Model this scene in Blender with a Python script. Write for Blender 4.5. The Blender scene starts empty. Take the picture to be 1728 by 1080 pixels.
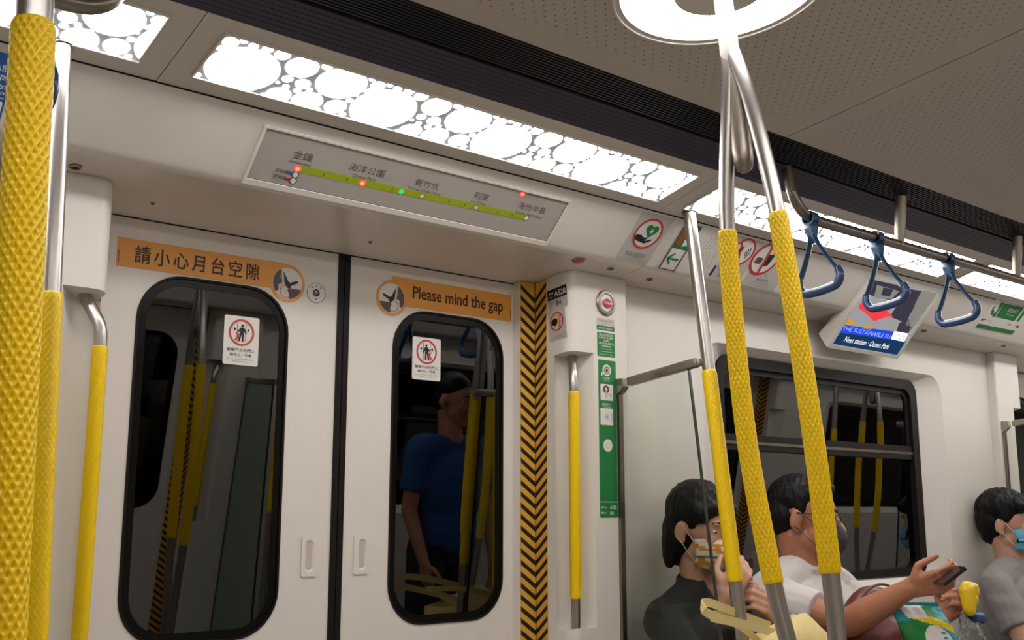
import bpy, bmesh, math, random
from mathutils import Vector, Matrix, noise
from mathutils.geometry import tessellate_polygon
random.seed(4)
S = bpy.context.scene
COL = S.collection
PI = math.pi

# ------------------------------------------------------------------ camera, world, exposure
CAMZ = 1.05
CX = Vector((0.7726, 0.1134, 0.6246)); CY = Vector((-0.6308, 0.2488, 0.7350)); CZ = Vector((-0.0720, -0.9619, 0.2638))
right = Vector((CX[0], CY[0], CZ[0])).normalized()
fwd = Vector((CX[2], CY[2], CZ[2])); fwd = (fwd - right * fwd.dot(right)).normalized()
up = right.cross(fwd).normalized()
cam = bpy.data.cameras.new('camera'); co = bpy.data.objects.new('camera', cam); COL.objects.link(co)
co.matrix_world = Matrix(((right.x, up.x, -fwd.x, 0), (right.y, up.y, -fwd.y, 0), (right.z, up.z, -fwd.z, CAMZ), (0, 0, 0, 1)))
FPX = 1773.0
cam.sensor_fit = 'HORIZONTAL'; cam.sensor_width = 36.0; cam.lens = 36.0 * FPX / 1728.0; cam.clip_start = 0.02
S.camera = co
W_ = bpy.data.worlds.new('World'); S.world = W_; W_.use_nodes = True
W_.node_tree.nodes['Background'].inputs[0].default_value = (0.0, 0.0, 0.0, 1)
S.view_settings.view_transform = 'Standard'; S.view_settings.look = 'None'
S.view_settings.gamma = 1.0; S.view_settings.use_curve_mapping = False
S.view_settings.exposure = 1.02
S.cycles.use_denoising = True
S.cycles.max_bounces = 10; S.cycles.transparent_max_bounces = 12
LAMP = 7.0          # radiance of the light panels
RING = 7.0          # radiance of the round ceiling lamp

# ------------------------------------------------------------------ pixel rays (photograph measured at 1728x1080) to points on real planes
CAMP = Vector((0, 0, CAMZ))
def ray(px, py): return right * (px - 864) - up * (py - 540) + fwd * FPX
def at_y(px, py, y):
    r = ray(px, py); return CAMP + r * (y / r.y)
def at_x(px, py, x):
    r = ray(px, py); return CAMP + r * (x / r.x)
def at_z(px, py, z):
    r = ray(px, py); return CAMP + r * ((z - CAMZ) / r.z)

# ------------------------------------------------------------------ materials
def lin(v):
    v /= 255.0
    return v / 12.92 if v <= 0.04045 else ((v + 0.055) / 1.055) ** 2.4
def rgb(r, g, b): return (lin(r), lin(g), lin(b), 1)
def mat(name, col, rough=0.5, metal=0.0, var=0.05, scale=30.0, bump=0.0, spec=0.5, coat=0.0, stretch=None):
    m = bpy.data.materials.new(name); m.use_nodes = True
    nt = m.node_tree; b = nt.nodes['Principled BSDF']
    b.inputs['Roughness'].default_value = rough; b.inputs['Metallic'].default_value = metal
    b.inputs['Specular IOR Level'].default_value = spec; b.inputs['Coat Weight'].default_value = coat
    tc = nt.nodes.new('ShaderNodeTexCoord'); nz = nt.nodes.new('ShaderNodeTexNoise')
    nz.inputs['Scale'].default_value = scale; nz.inputs['Detail'].default_value = 3
    src = tc.outputs['Object']
    if stretch:
        mp = nt.nodes.new('ShaderNodeMapping'); mp.inputs['Scale'].default_value = stretch
        nt.links.new(src, mp.inputs['Vector']); src = mp.outputs['Vector']
    nt.links.new(src, nz.inputs['Vector'])
    mx = nt.nodes.new('ShaderNodeMix'); mx.data_type = 'RGBA'
    mx.inputs[6].default_value = tuple(c * (1 - var) for c in col[:3]) + (1,)
    mx.inputs[7].default_value = tuple(min(1, c * (1 + var)) for c in col[:3]) + (1,)
    nt.links.new(nz.outputs['Fac'], mx.inputs[0]); nt.links.new(mx.outputs[2], b.inputs['Base Color'])
    if bump:
        bp = nt.nodes.new('ShaderNodeBump'); bp.inputs['Strength'].default_value = bump; bp.inputs['Distance'].default_value = 0.004
        nt.links.new(nz.outputs['Fac'], bp.inputs['Height']); nt.links.new(bp.outputs['Normal'], b.inputs['Normal'])
    return m
def emis(name, col, strength):
    m = bpy.data.materials.new(name); m.use_nodes = True; nt = m.node_tree
    nt.nodes.remove(nt.nodes['Principled BSDF']); e = nt.nodes.new('ShaderNodeEmission')
    e.inputs[0].default_value = col; e.inputs[1].default_value = strength
    nt.links.new(e.outputs[0], nt.nodes['Material Output'].inputs[0]); return m
def glass(name, tint, ior, rough=0.01, refl=1.0):
    m = bpy.data.materials.new(name); m.use_nodes = True; nt = m.node_tree
    nt.nodes.remove(nt.nodes['Principled BSDF'])
    t = nt.nodes.new('ShaderNodeBsdfTransparent'); t.inputs[0].default_value = tint
    g = nt.nodes.new('ShaderNodeBsdfGlossy'); g.inputs['Roughness'].default_value = rough; g.inputs[0].default_value = (refl, refl, refl, 1)
    f = nt.nodes.new('ShaderNodeFresnel'); f.inputs[0].default_value = ior
    x = nt.nodes.new('ShaderNodeMixShader')
    nt.links.new(f.outputs[0], x.inputs[0]); nt.links.new(t.outputs[0], x.inputs[1]); nt.links.new(g.outputs[0], x.inputs[2])
    nt.links.new(x.outputs[0], nt.nodes['Material Output'].inputs[0]); return m

M = {}
M['white'] = mat('white_panel', rgb(224, 218, 210), 0.35, var=0.015, scale=6)
M['door_white'] = mat('door_white', rgb(226, 219, 212), 0.4, var=0.015, scale=6)
M['soffit'] = mat('soffit_paint', rgb(216, 207, 196), 0.2, var=0.012, scale=6)
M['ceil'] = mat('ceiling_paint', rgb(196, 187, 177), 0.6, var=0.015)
M['trough'] = mat('trough_paint', rgb(214, 206, 196), 0.5, var=0.02)
M['dark'] = mat('dark_blue_band', rgb(54, 48, 68), 0.45, var=0.08, scale=60)
M['dark_slat'] = mat('dark_slat', rgb(34, 32, 42), 0.4, var=0.1)
M['black'] = mat('black_rubber', rgb(26, 21, 20), 0.5, var=0.1, spec=0.2)
M['frit'] = mat('black_glass_border', rgb(12, 11, 10), 0.25, var=0.05, spec=0.2)
M['steel'] = mat('brushed_steel', rgb(182, 176, 172), 0.32, metal=1.0, var=0.06, scale=60, stretch=(6, 6, 0.3))
M['darksteel'] = mat('grey_steel', rgb(140, 132, 124), 0.3, metal=1.0, var=0.06, scale=40)
M['satin'] = mat('satin_metal', rgb(160, 150, 138), 0.35, metal=0.85, var=0.05)
M['yellow'] = mat('yellow_sleeve', rgb(246, 204, 14), 0.34, var=0.05, scale=25, spec=0.4)
M['weld'] = mat('matt_steel', rgb(206, 202, 198), 0.55, metal=0.5, var=0.03)
M['strap'] = mat('strap_blue', rgb(36, 74, 112), 0.35, var=0.1, scale=80)
M['strapgrip'] = mat('strap_grip', rgb(52, 78, 116), 0.22, var=0.1, scale=60)
M['orange'] = mat('orange_film', rgb(233, 158, 62), 0.4, var=0.03, scale=15)
M['haz_y'] = mat('hazard_yellow', rgb(222, 170, 66), 0.45, var=0.05)
M['haz_k'] = mat('hazard_black', rgb(38, 22, 18), 0.45, var=0.1)
M['ink'] = mat('brown_black_ink', rgb(52, 24, 22), 0.5, var=0.05)
M['grey_ink'] = mat('grey_ink', rgb(88, 80, 82), 0.5, var=0.05)
M['soft_ink'] = mat('faded_ink', rgb(140, 136, 132), 0.5, var=0.05)
M['paper'] = mat('white_film', rgb(225, 222, 218), 0.35, var=0.02)
M['greypaper'] = mat('pale_grey_film', rgb(196, 191, 186), 0.35, var=0.02)
M['red'] = mat('red_ink', rgb(196, 52, 44), 0.4, var=0.05)
M['green'] = mat('green_film', rgb(20, 122, 58), 0.4, var=0.05)
M['lime'] = mat('lime_line', rgb(158, 172, 28), 0.4, var=0.03)
M['mapgrey'] = mat('map_grey', rgb(172, 166, 160), 0.25, var=0.02)
M['blueink'] = mat('line_blue', rgb(30, 104, 160), 0.4)
M['navy'] = mat('navy_film', rgb(24, 46, 82), 0.35, var=0.05)
M['poster'] = mat('poster_blue', rgb(28, 88, 152), 0.35, var=0.04)
M['lattice'] = mat('perforated_cover', rgb(212, 220, 230), 0.45, var=0.02)
M['bubble'] = emis('lit_diffuser', (1.0, 0.963, 0.92, 1), LAMP)
M['ring'] = emis('lit_ring', (1.0, 0.97, 0.93, 1), RING)
M['led_red'] = emis('led_red', (1.0, 0.07, 0.05, 1), 0.7)
M['led_core'] = emis('led_core', (1.0, 0.26, 0.18, 1), 0.9)
M['led_green'] = emis('led_green', (0.03, 0.60, 0.18, 1), 0.6)
M['pane'] = glass('train_glass', (0.30, 0.33, 0.32, 1), 1.85, 0.012)
M['screen'] = glass('screen_glass', (0.93, 0.95, 0.925, 1), 1.22, 0.02)
M['edge'] = mat('glass_edge', rgb(54, 62, 58), 0.2)
M['floor'] = mat('floor_vinyl', rgb(168, 164, 160), 0.5, var=0.15, scale=200)
M['tunnel'] = mat('tunnel_concrete', rgb(26, 24, 22), 0.9, var=0.3)
M['seat'] = mat('seat_blue', rgb(28, 62, 112), 0.35, var=0.05)
M['skin'] = mat('skin', rgb(196, 142, 116), 0.5, var=0.06, scale=40)
M['skin2'] = mat('skin_tan', rgb(178, 120, 92), 0.5, var=0.06, scale=40)
M['skin3'] = mat('skin_pale', rgb(202, 152, 128), 0.5, var=0.06, scale=40)
M['lips'] = mat('lips', rgb(160, 92, 84), 0.45)
M['hair'] = mat('black_hair', rgb(15, 12, 12), 0.5, var=0.35, spec=0.22, scale=90, bump=0.6, stretch=(1, 1, 0.25))
M['tee'] = mat('white_cotton', rgb(214, 208, 206), 0.85, var=0.03, scale=14, bump=0.25)
M['greytee'] = mat('grey_cotton', rgb(142, 136, 134), 0.85, var=0.05, scale=14, bump=0.25)
M['jacket'] = mat('charcoal_jacket', rgb(40, 40, 40), 0.8, var=0.12, scale=16, bump=0.3)
M['bluetee'] = mat('blue_cotton', rgb(34, 78, 136), 0.85, var=0.05, scale=14)
M['trousers'] = mat('dark_trousers', rgb(40, 40, 46), 0.85, var=0.1)
M['maroon'] = mat('maroon_leather', rgb(104, 42, 40), 0.42, var=0.1, scale=25, bump=0.1)
M['cream'] = mat('pale_yellow_fabric', rgb(226, 206, 142), 0.75, var=0.04, scale=80, bump=0.1)
M['phone'] = mat('black_phone', rgb(20, 20, 22), 0.25)
M['maskblue'] = mat('surgical_blue', rgb(98, 176, 204), 0.7, var=0.04)
M['maskgrey'] = mat('dark_grey_mask', rgb(62, 62, 66), 0.8, var=0.06)
M['maskwhite'] = mat('mask_white', rgb(222, 210, 196), 0.7)
M['maskor'] = mat('mask_orange', rgb(206, 140, 40), 0.7, var=0.1)
M['toyyel'] = mat('toy_yellow', rgb(238, 200, 24), 0.35)
M['toyblue'] = mat('toy_blue', rgb(32, 66, 128), 0.4)
M['eyewhite'] = mat('eye_white', rgb(222, 216, 210), 0.25); M['iris'] = mat('dark_iris', rgb(30, 20, 16), 0.15)
M['lens'] = glass('spectacle_lens', (0.95, 0.95, 0.96, 1), 1.3)
M['clear'] = glass('clear_plastic', (0.86, 0.86, 0.86, 1), 1.5, 0.15)
M['pk_green'] = mat('pack_green', rgb(34, 128, 62), 0.3); M['pk_yel'] = mat('pack_yellow', rgb(226, 200, 30), 0.3)
M['pk_white'] = mat('pack_white', rgb(226, 222, 220), 0.3); M['pk_teal'] = mat('pack_teal', rgb(30, 150, 160), 0.3)
M['pk_pink'] = mat('pack_pink', rgb(226, 150, 170), 0.3)
M['lcd_grey'] = emis('screen_grey', rgb(150, 148, 152), 0.55); M['lcd_dark'] = emis('screen_dark', rgb(58, 54, 66), 0.55)
M['lcd_red'] = emis('screen_red', rgb(226, 60, 70), 0.6); M['lcd_yel'] = emis('screen_yellow', rgb(196, 150, 60), 0.55)
M['lcd_blue'] = emis('screen_blue', rgb(30, 60, 180), 0.75); M['lcd_navy'] = emis('screen_navy', rgb(20, 48, 78), 0.7)
M['lcd_white'] = emis('screen_white', rgb(228, 230, 232), 0.75); M['lcd_tan'] = emis('screen_tan', rgb(132, 128, 120), 0.55)
M['lcd_text'] = emis('screen_text', rgb(130, 150, 230), 0.8)

# perforated ceiling: small dark holes on a staggered grid, as a colour pattern (3 px each in the photograph)
def perforated(name, x0, x1):
    m = mat(name, rgb(196, 187, 177), 0.6, var=0.015); nt = m.node_tree; b = nt.nodes['Principled BSDF']
    base = b.inputs['Base Color'].links[0].from_socket
    tc = nt.nodes.new('ShaderNodeTexCoord'); sp = nt.nodes.new('ShaderNodeSeparateXYZ'); nt.links.new(tc.outputs['Object'], sp.inputs[0])
    def mth(op, a, b_=None, c=None):
        n = nt.nodes.new('ShaderNodeMath'); n.operation = op
        for i, v in enumerate((a, b_, c)):
            if v is None: continue
            if isinstance(v, (int, float)): n.inputs[i].default_value = v
            else: nt.links.new(v, n.inputs[i])
        return n.outputs[0]
    ds = []
    for o in (0.0, 0.5):
        fx = mth('MULTIPLY', mth('SUBTRACT', mth('FRACT', mth('ADD', mth('DIVIDE', sp.outputs[0], 0.0272), 100 + o)), 0.5), 0.0272)
        fy = mth('MULTIPLY', mth('SUBTRACT', mth('FRACT', mth('ADD', mth('DIVIDE', sp.outputs[1], 0.0272), 100 + o)), 0.5), 0.0272)
        ds.append(mth('SQRT', mth('ADD', mth('MULTIPLY', fx, fx), mth('MULTIPLY', fy, fy))))
    hole = mth('LESS_THAN', mth('MINIMUM', *ds), 0.0021)
    inx = mth('MULTIPLY', mth('GREATER_THAN', sp.outputs[0], x0), mth('LESS_THAN', sp.outputs[0], x1))
    iny = mth('MULTIPLY', mth('GREATER_THAN', sp.outputs[1], 0.74), mth('LESS_THAN', sp.outputs[1], 1.32))
    k = mth('MULTIPLY', mth('MULTIPLY', hole, inx), iny)
    mx = nt.nodes.new('ShaderNodeMix'); mx.data_type = 'RGBA'; nt.links.new(k, mx.inputs[0]); nt.links.new(base, mx.inputs[6])
    mx.inputs[7].default_value = rgb(118, 108, 98); nt.links.new(mx.outputs[2], b.inputs['Base Color'])
    return m

# ------------------------------------------------------------------ mesh helpers
LOC = {}
def tag(o, label=None, cat=None, group=None, kind=None):
    if label: o['label'] = label
    if cat: o['category'] = cat
    if group: o['group'] = group
    if kind: o['kind'] = kind
    return o
def link(o, parent=None):
    COL.objects.link(o)
    if parent is not None:
        o.parent = parent; o.matrix_parent_inverse = LOC.get(parent.name, Matrix.Identity(4)).inverted()
    return o
def empty(name, loc, label=None, cat=None, group=None, kind=None):
    o = bpy.data.objects.new(name, None); o.empty_display_size = 0.05; COL.objects.link(o)
    o.matrix_basis = Matrix.Translation(Vector(loc)); LOC[o.name] = o.matrix_basis.copy()
    return tag(o, label, cat, group, kind)
def mesh(name, verts, faces, m, parent=None, smooth=False, mats=None, fmat=None):
    me = bpy.data.meshes.new(name); me.from_pydata([tuple(v) for v in verts], [], faces); me.update()
    for mm in (mats or [m]): me.materials.append(mm)
    if smooth: me.polygons.foreach_set('use_smooth', [True] * len(me.polygons))
    if fmat: me.polygons.foreach_set('material_index', fmat)
    return link(bpy.data.objects.new(name, me), parent)
def from_bm(name, bm, m, parent=None, smooth=False, angle=None):
    bmesh.ops.recalc_face_normals(bm, faces=bm.faces)
    me = bpy.data.meshes.new(name); bm.to_mesh(me); bm.free(); me.materials.append(m)
    if smooth: me.polygons.foreach_set('use_smooth', [True] * len(me.polygons))
    if angle: me.set_sharp_from_angle(angle=angle)
    return link(bpy.data.objects.new(name, me), parent)
def box_bm(bm, lo, hi, xf=None):
    vs = [Vector((x, y, z)) for z in (lo[2], hi[2]) for y in (lo[1], hi[1]) for x in (lo[0], hi[0])]
    if xf: vs = [xf(v) for v in vs]
    v = [bm.verts.new(p) for p in vs]
    for f in ((0, 2, 3, 1), (4, 5, 7, 6), (0, 1, 5, 4), (2, 6, 7, 3), (0, 4, 6, 2), (1, 3, 7, 5)): bm.faces.new([v[i] for i in f])
def box(name, lo, hi, m, parent=None, bev=0.0, xf=None, seg=2):
    bm = bmesh.new(); box_bm(bm, lo, hi, xf)
    if bev: bmesh.ops.bevel(bm, geom=bm.edges[:], offset=bev, segments=seg, affect='EDGES', profile=0.5)
    return from_bm(name, bm, m, parent, smooth=bool(bev), angle=0.6 if bev else None)
def frames(pts):
    pts = [Vector(p) for p in pts]; n = len(pts); T = []
    for i in range(n):
        a = pts[max(0, i - 1)]; b = pts[min(n - 1, i + 1)]; T.append((b - a).normalized())
    r = Vector((1, 0, 0)) if abs(T[0].x) < 0.9 else Vector((0, 1, 0))
    r = (r - T[0] * r.dot(T[0])).normalized(); out = []
    for t in T:
        r = (r - t * r.dot(t)).normalized(); out.append((r.copy(), t.cross(r).normalized()))
    return pts, out
def tube_data(pts, rad, seg=20, flat=None, caps=True, closed=False):
    pts, fr = frames(pts); vs = []; fs = []
    for i, p in enumerate(pts):
        r = rad[i] if isinstance(rad, (list, tuple)) else rad
        for k in range(seg):
            a = 2 * PI * k / seg; kx, ky = (flat or (1, 1))
            vs.append(p + fr[i][0] * (r * kx * math.cos(a)) + fr[i][1] * (r * ky * math.sin(a)))
    for i in range(len(pts) - 1):
        for k in range(seg):
            fs.append((i * seg + k, i * seg + (k + 1) % seg, (i + 1) * seg + (k + 1) % seg, (i + 1) * seg + k))
    if caps:
        fs.append(tuple(range(seg))[::-1]); fs.append(tuple((len(pts) - 1) * seg + k for k in range(seg)))
    return vs, fs
def tube(name, pts, rad, m, parent=None, seg=20, flat=None):
    vs, fs = tube_data(pts, rad, seg, flat); o = mesh(name, vs, fs, m, parent, smooth=True)
    o.data.set_sharp_from_angle(angle=0.9); return o
def bend(pts, r, n=8, lim=0.45):
    """polyline with rounded corners"""
    pts = [Vector(p) for p in pts]; out = [pts[0]]
    for i in range(1, len(pts) - 1):
        a, b, c = pts[i - 1], pts[i], pts[i + 1]; d1 = (a - b); d2 = (c - b)
        k = min(r, d1.length * lim, d2.length * lim); p1 = b + d1.normalized() * k; p2 = b + d2.normalized() * k
        for j in range(n + 1):
            t = j / n; out.append(p1 * (1 - t) ** 2 + b * 2 * t * (1 - t) + p2 * t * t)
    out.append(pts[-1]); return out
def resample(pts, step):
    out = [Vector(pts[0])]
    for a, b in zip(pts[:-1], pts[1:]):
        a = Vector(a); b = Vector(b); n = max(1, int((b - a).length / step + 0.5))
        for j in range(1, n + 1): out.append(a.lerp(b, j / n))
    return out
def smoothpath(pts, it=3):
    pts = [Vector(p) for p in pts]
    for _ in range(it):
        q = [pts[0]]
        for a, b in zip(pts[:-1], pts[1:]): q += [a * .75 + b * .25, a * .25 + b * .75]
        q.append(pts[-1]); pts = q
    return pts
def sleeve(name, pts, r, parent, around=14, row=0.0076, depth=0.0009, m=None, seg=4, vr=4):
    """yellow grip sleeve with a raised diamond grid, real relief"""
    pts = resample(pts, row * 2 / vr); pts, fr = frames(pts); n = around * seg; vs = []; fs = []
    for i, p in enumerate(pts):
        e = 1.0 if 1 < i < len(pts) - 2 else 0.0
        for k in range(n):
            a = 2 * PI * k / n; u = around * a / 2; v = PI * i / vr
            h = 2 * max(abs(math.cos(u + v)), abs(math.cos(u - v))) ** 2.5 - 1
            rr = r + e * depth * h - (1 - e) * 0.0003
            vs.append(p + fr[i][0] * (rr * math.cos(a)) + fr[i][1] * (rr * math.sin(a)))
    for i in range(len(pts) - 1):
        for k in range(n): fs.append((i * n + k, i * n + (k + 1) % n, (i + 1) * n + (k + 1) % n, (i + 1) * n + k))
    fs.append(tuple(range(n))[::-1]); fs.append(tuple((len(pts) - 1) * n + k for k in range(n)))
    o = mesh(name, vs, fs, m or M['yellow'], parent, smooth=True); return o
def poly_data(loops, h0, h1):
    """prism from 2-D loops (first outer, rest holes) between heights h0 and h1"""
    tri = tessellate_polygon([[Vector((p[0], p[1], 0)) for p in l] for l in loops])
    flat = [p for l in loops for p in l]; n = len(flat)
    vs = [(p[0], p[1], h1) for p in flat] + [(p[0], p[1], h0) for p in flat]; fs = []
    for t in tri:
        a, b, c = (flat[i] for i in t)
        s = (b[0] - a[0]) * (c[1] - a[1]) - (b[1] - a[1]) * (c[0] - a[0])
        if abs(s) < 1e-14: continue
        t = t if s > 0 else t[::-1]
        fs.append(tuple(t)); fs.append(tuple(i + n for i in t[::-1]))
    o = 0
    for li, l in enumerate(loops):
        k = len(l); A = sum(l[i][0] * l[(i + 1) % k][1] - l[(i + 1) % k][0] * l[i][1] for i in range(k))
        ccw = A > 0
        for i in range(k):
            j = (i + 1) % k
            q = (o + i, o + i + n, o + j + n, o + j)
            if (li == 0) != ccw: q = q[::-1]
            fs.append(q)
        o += k
    return vs, fs
def circ(cx, cy, r, n=28, ry=None): return [(cx + r * math.cos(2 * PI * k / n), cy + (ry or r) * math.sin(2 * PI * k / n)) for k in range(n)]
def rrect(x0, y0, x1, y1, r, n=5):
    if isinstance(r, (int, float)): r = (r,) * 4
    out = []
    for (cx, cy, a0, rr) in ((x1 - r[0], y1 - r[0], 0, r[0]), (x0 + r[1], y1 - r[1], 90, r[1]), (x0 + r[2], y0 + r[2], 180, r[2]), (x1 - r[3], y0 + r[3], 270, r[3])):
        for k in range(n + 1):
            a = math.radians(a0 + 90 * k / n); out.append((cx + rr * math.cos(a), cy + rr * math.sin(a)))
    return out
def clip(poly, x0, y0, x1, y1):
    for ax, lim, sg in ((0, x0, 1), (0, x1, -1), (1, y0, 1), (1, y1, -1)):
        out = []
        for i in range(len(poly)):
            a, b = poly[i - 1], poly[i]; ia = (a[ax] - lim) * sg >= 0; ib = (b[ax] - lim) * sg >= 0
            if ia != ib:
                t = (lim - a[ax]) / (b[ax] - a[ax]); out.append((a[0] + t * (b[0] - a[0]), a[1] + t * (b[1] - a[1])))
            if ib: out.append(b)
        poly = out
        if len(poly) < 3: return []
    return poly

LEAN = 0.116
def yw(d, z): return 2.2 + d + LEAN * (1.95 - z)
def WV(v): return Vector((v[0], yw(v[1], v[2]), v[2]))          # (x, depth from door plane, z) on the leaning side wall

class Plane:
    def __init__(s, o, u, v):
        s.o = Vector(o); s.u = Vector(u).normalized(); v = Vector(v); s.v = (v - s.u * v.dot(s.u)).normalized(); s.n = s.u.cross(s.v)
    def px(s, x, y):
        r = ray(x, y); t = (s.o - CAMP).dot(s.n) / r.dot(s.n); p = CAMP + r * t - s.o
        return (p.dot(s.u), p.dot(s.v))
    def mat(s, u, v, h=0.0):
        p = s.o + s.u * u + s.v * v + s.n * h
        return Matrix(((s.u.x, s.v.x, s.n.x, p.x), (s.u.y, s.v.y, s.n.y, p.y), (s.u.z, s.v.z, s.n.z, p.z), (0, 0, 0, 1)))
    def pt(s, u, v, h=0.0): return s.o + s.u * u + s.v * v + s.n * h
def wallplane(d): return Plane((0, yw(d, 1.95), 1.95), (1, 0, 0), (0, -LEAN, 1))
P_DOOR = wallplane(0.0); P_FACE = wallplane(-0.18); P_WALL = wallplane(-0.143)
P_COVE = Plane((0, 1.915, 1.95), (1, 0, 0), (0, -0.139, 0.1096))
P_REV = Plane((1.938, 2.2, 1.95), (0, -1, 0), (0, -LEAN * 0.0, 1))

class Sign:
    """flat printed thing in a plane: a backing plate (the thing) with children in the same local frame"""
    def __init__(s, name, plane, centre_px, label=None, cat=None, group=None, h=0.0):
        s.p = plane; s.c = plane.px(*centre_px); s.h = h
        s.root = None; s.meta = (name, label, cat, group)
    def L(s, x, y):
        q = s.p.px(x, y); return (q[0] - s.c[0], q[1] - s.c[1])
    def base(s, loops, m, th=0.0008):
        n, l, c, g = s.meta
        vs, fs = poly_data(loops, 0, th); o = mesh(n, vs, fs, m)
        o.matrix_basis = s.p.mat(s.c[0], s.c[1], s.h); LOC[o.name] = Matrix.Identity(4); s.root = o
        return tag(o, l, c, g)
    def add(s, name, loops, m, lv=1, th=0.0004, label=None):
        h0 = 0.0008 + (lv - 1) * th; vs, fs = poly_data(loops, h0 - 0.0003, h0 + th)
        o = mesh(name, vs, fs, m, s.root)
        if label: o['label'] = label
        return o
    def text(s, txt, x, y, w, h, m, lv=1, name='lettering', bold=0.0, italic=0.0, rot=0.0, space=1.0):
        """text centred on local x, y, fitted into w by h"""
        vs, fs = text_data(txt, bold, italic, space)
        if not vs: return None
        xs = [v[0] for v in vs]; ys = [v[1] for v in vs]; x0, x1, y0, y1 = min(xs), max(xs), min(ys), max(ys)
        kx = w / max(1e-6, x1 - x0); ky = h / max(1e-6, y1 - y0); hh = 0.0008 + lv * 0.0004
        cr, sr = math.cos(rot), math.sin(rot); out = []
        for v in vs:
            a = (v[0] - (x0 + x1) / 2) * kx; b = (v[1] - (y0 + y1) / 2) * ky
            out.append((x + a * cr - b * sr, y + a * sr + b * cr, hh))
        return mesh(name, out, fs, m, s.root)
TEXTC = {}
def text_data(txt, bold=0.0, italic=0.0, space=1.0):
    key = (txt, bold, italic, space)
    if key not in TEXTC:
        c = bpy.data.curves.new('t', 'FONT'); c.body = txt; c.size = 1.0; c.fill_mode = 'FRONT'; c.offset = bold; c.shear = italic; c.resolution_u = 3; c.space_character = space
        o = bpy.data.objects.new('t', c); me = bpy.data.meshes.new_from_object(o)
        TEXTC[key] = ([tuple(v.co) for v in me.vertices], [tuple(p.vertices) for p in me.polygons])
        bpy.data.objects.remove(o); bpy.data.curves.remove(c); bpy.data.meshes.remove(me)
    return TEXTC[key]
def ring_loops(cx, cy, r0, r1, n=36): return [circ(cx, cy, r1, n), circ(cx, cy, r0, n)]
def bar(x0, y0, x1, y1, w):
    d = Vector((x1 - x0, y1 - y0)); l = d.length; nx, ny = -d.y / l * w / 2, d.x / l * w / 2
    return [[(x0 + nx, y0 + ny), (x0 - nx, y0 - ny), (x1 - nx, y1 - ny), (x1 + nx, y1 + ny)]]

YC = 1.03                                                        # centre line of the car
MIR = Matrix.Translation((0, 2 * YC, 0)) @ Matrix.Diagonal((1, -1, 1, 1))
def children(o): return [c for c in o.children]
def mirror_copy(o, label=None, dx=None, parent=None, T=MIR):
    c = o.copy(); COL.objects.link(c)
    if parent is None:
        c.matrix_basis = T @ o.matrix_basis
        if label: c['label'] = label
    else:
        c.parent = parent; c.matrix_parent_inverse = o.matrix_parent_inverse.copy()
    for ch in list(o.children): mirror_copy(ch, parent=c)
    return c
def copy_at(o, off, label=None): return mirror_copy(o, label, T=Matrix.Translation(Vector(off)))
OPP = []                                                        # setting and fittings repeated on the opposite side of the car
def st(o, opp=True):
    o['kind'] = 'structure'
    if opp: OPP.append(o)
    return o

X0, X1 = -2.3, 10.4
XC = 1.327
# ------------------------------------------------------------------ floor, ceiling, added closing ends, tunnel
st(box('floor', (X0, -0.45, -0.04), (X1, 2.5, 0.0), M['floor']), False)
ceil = empty('ceiling', (0, YC, 2.133), kind='structure')
for a, b in ((-2.3, -1.9), (-1.9, 0.112), (0.112, 2.120), (2.120, 4.128), (4.128, 6.136), (6.136, 8.144), (8.144, 10.4)):
    box('ceiling_panel', (a + 0.002, 0.675, 2.133), (b - 0.002, 1.385, 2.150), perforated('perforated_panel', a + 0.075, b - 0.075), ceil)
box('backing', (X0, 0.6, 2.152), (X1, 1.46, 2.165), M['dark_slat'], ceil)
st(box('wall_closing_left', (X0 - 0.05, -0.6, -0.04), (X0, 2.66, 2.3), M['white']), False)  # unseen closing wall added for the light; the car itself runs on
st(box('wall_closing_right', (X1, -0.6, -0.04), (X1 + 0.05, 2.66, 2.3), M['white']), False)  # likewise added to close the other end for the light
st(box('wall_tunnel', (X0 - 1, 3.3, -1.0), (X1 + 1, 3.4, 3.0), M['tunnel']))
st(box('trim_1', (X0 - 0.05, 1.2, 2.3), (X1 + 0.05, 2.75, 2.34), M['white']))          # roof shell

# dark ventilation band with long slats between ceiling and light strip
def strip(name, p, q, x0, x1, m, th=0.012, parent=None):
    """flat board between profile points p and q (y, z), underside on the profile"""
    d = Vector((0, q[0] - p[0], q[1] - p[1])).normalized(); n = Vector((0, -d.z, d.y))
    if n.z < 0: n = -n
    P = [Vector((0, *p)), Vector((0, *q)), Vector((0, *q)) + n * th, Vector((0, *p)) + n * th]
    vs = [v + Vector((x, 0, 0)) for x in (x0, x1) for v in P]
    fs = [(0, 1, 2, 3), (7, 6, 5, 4), (0, 4, 5, 1), (1, 5, 6, 2), (2, 6, 7, 3), (3, 7, 4, 0)]
    bm = bmesh.new(); bv = [bm.verts.new(v) for v in vs]; [bm.faces.new([bv[i] for i in f]) for f in fs]
    return from_bm(name, bm, m, parent)
band = st(empty('trim_2', (0, 1.46, 2.11)))
strip('backing', (1.378, 2.147), (1.545, 2.098), X0, X1, M['dark'], parent=band)
for k in range(11):
    t = 0.02 + k * 0.04; y = 1.384 + 0.158 * t; z = 2.131 - 0.046 * t
    box('slat', (X0, y, z), (X1, y + 0.0035, z + 0.0125), M['dark_slat'], band)
for k in range(7):
    t = 0.50 + k * 0.068; y = 1.384 + 0.158 * t; z = 2.131 - 0.046 * t
    strip('louvre', (y, z), (y + 0.0098, z - 0.0028), X0, X1, M['dark'], th=0.012, parent=band)
strip('lip', (1.532, 2.089), (1.543, 2.085), X0, X1, M['dark'], th=0.014, parent=band)
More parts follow.
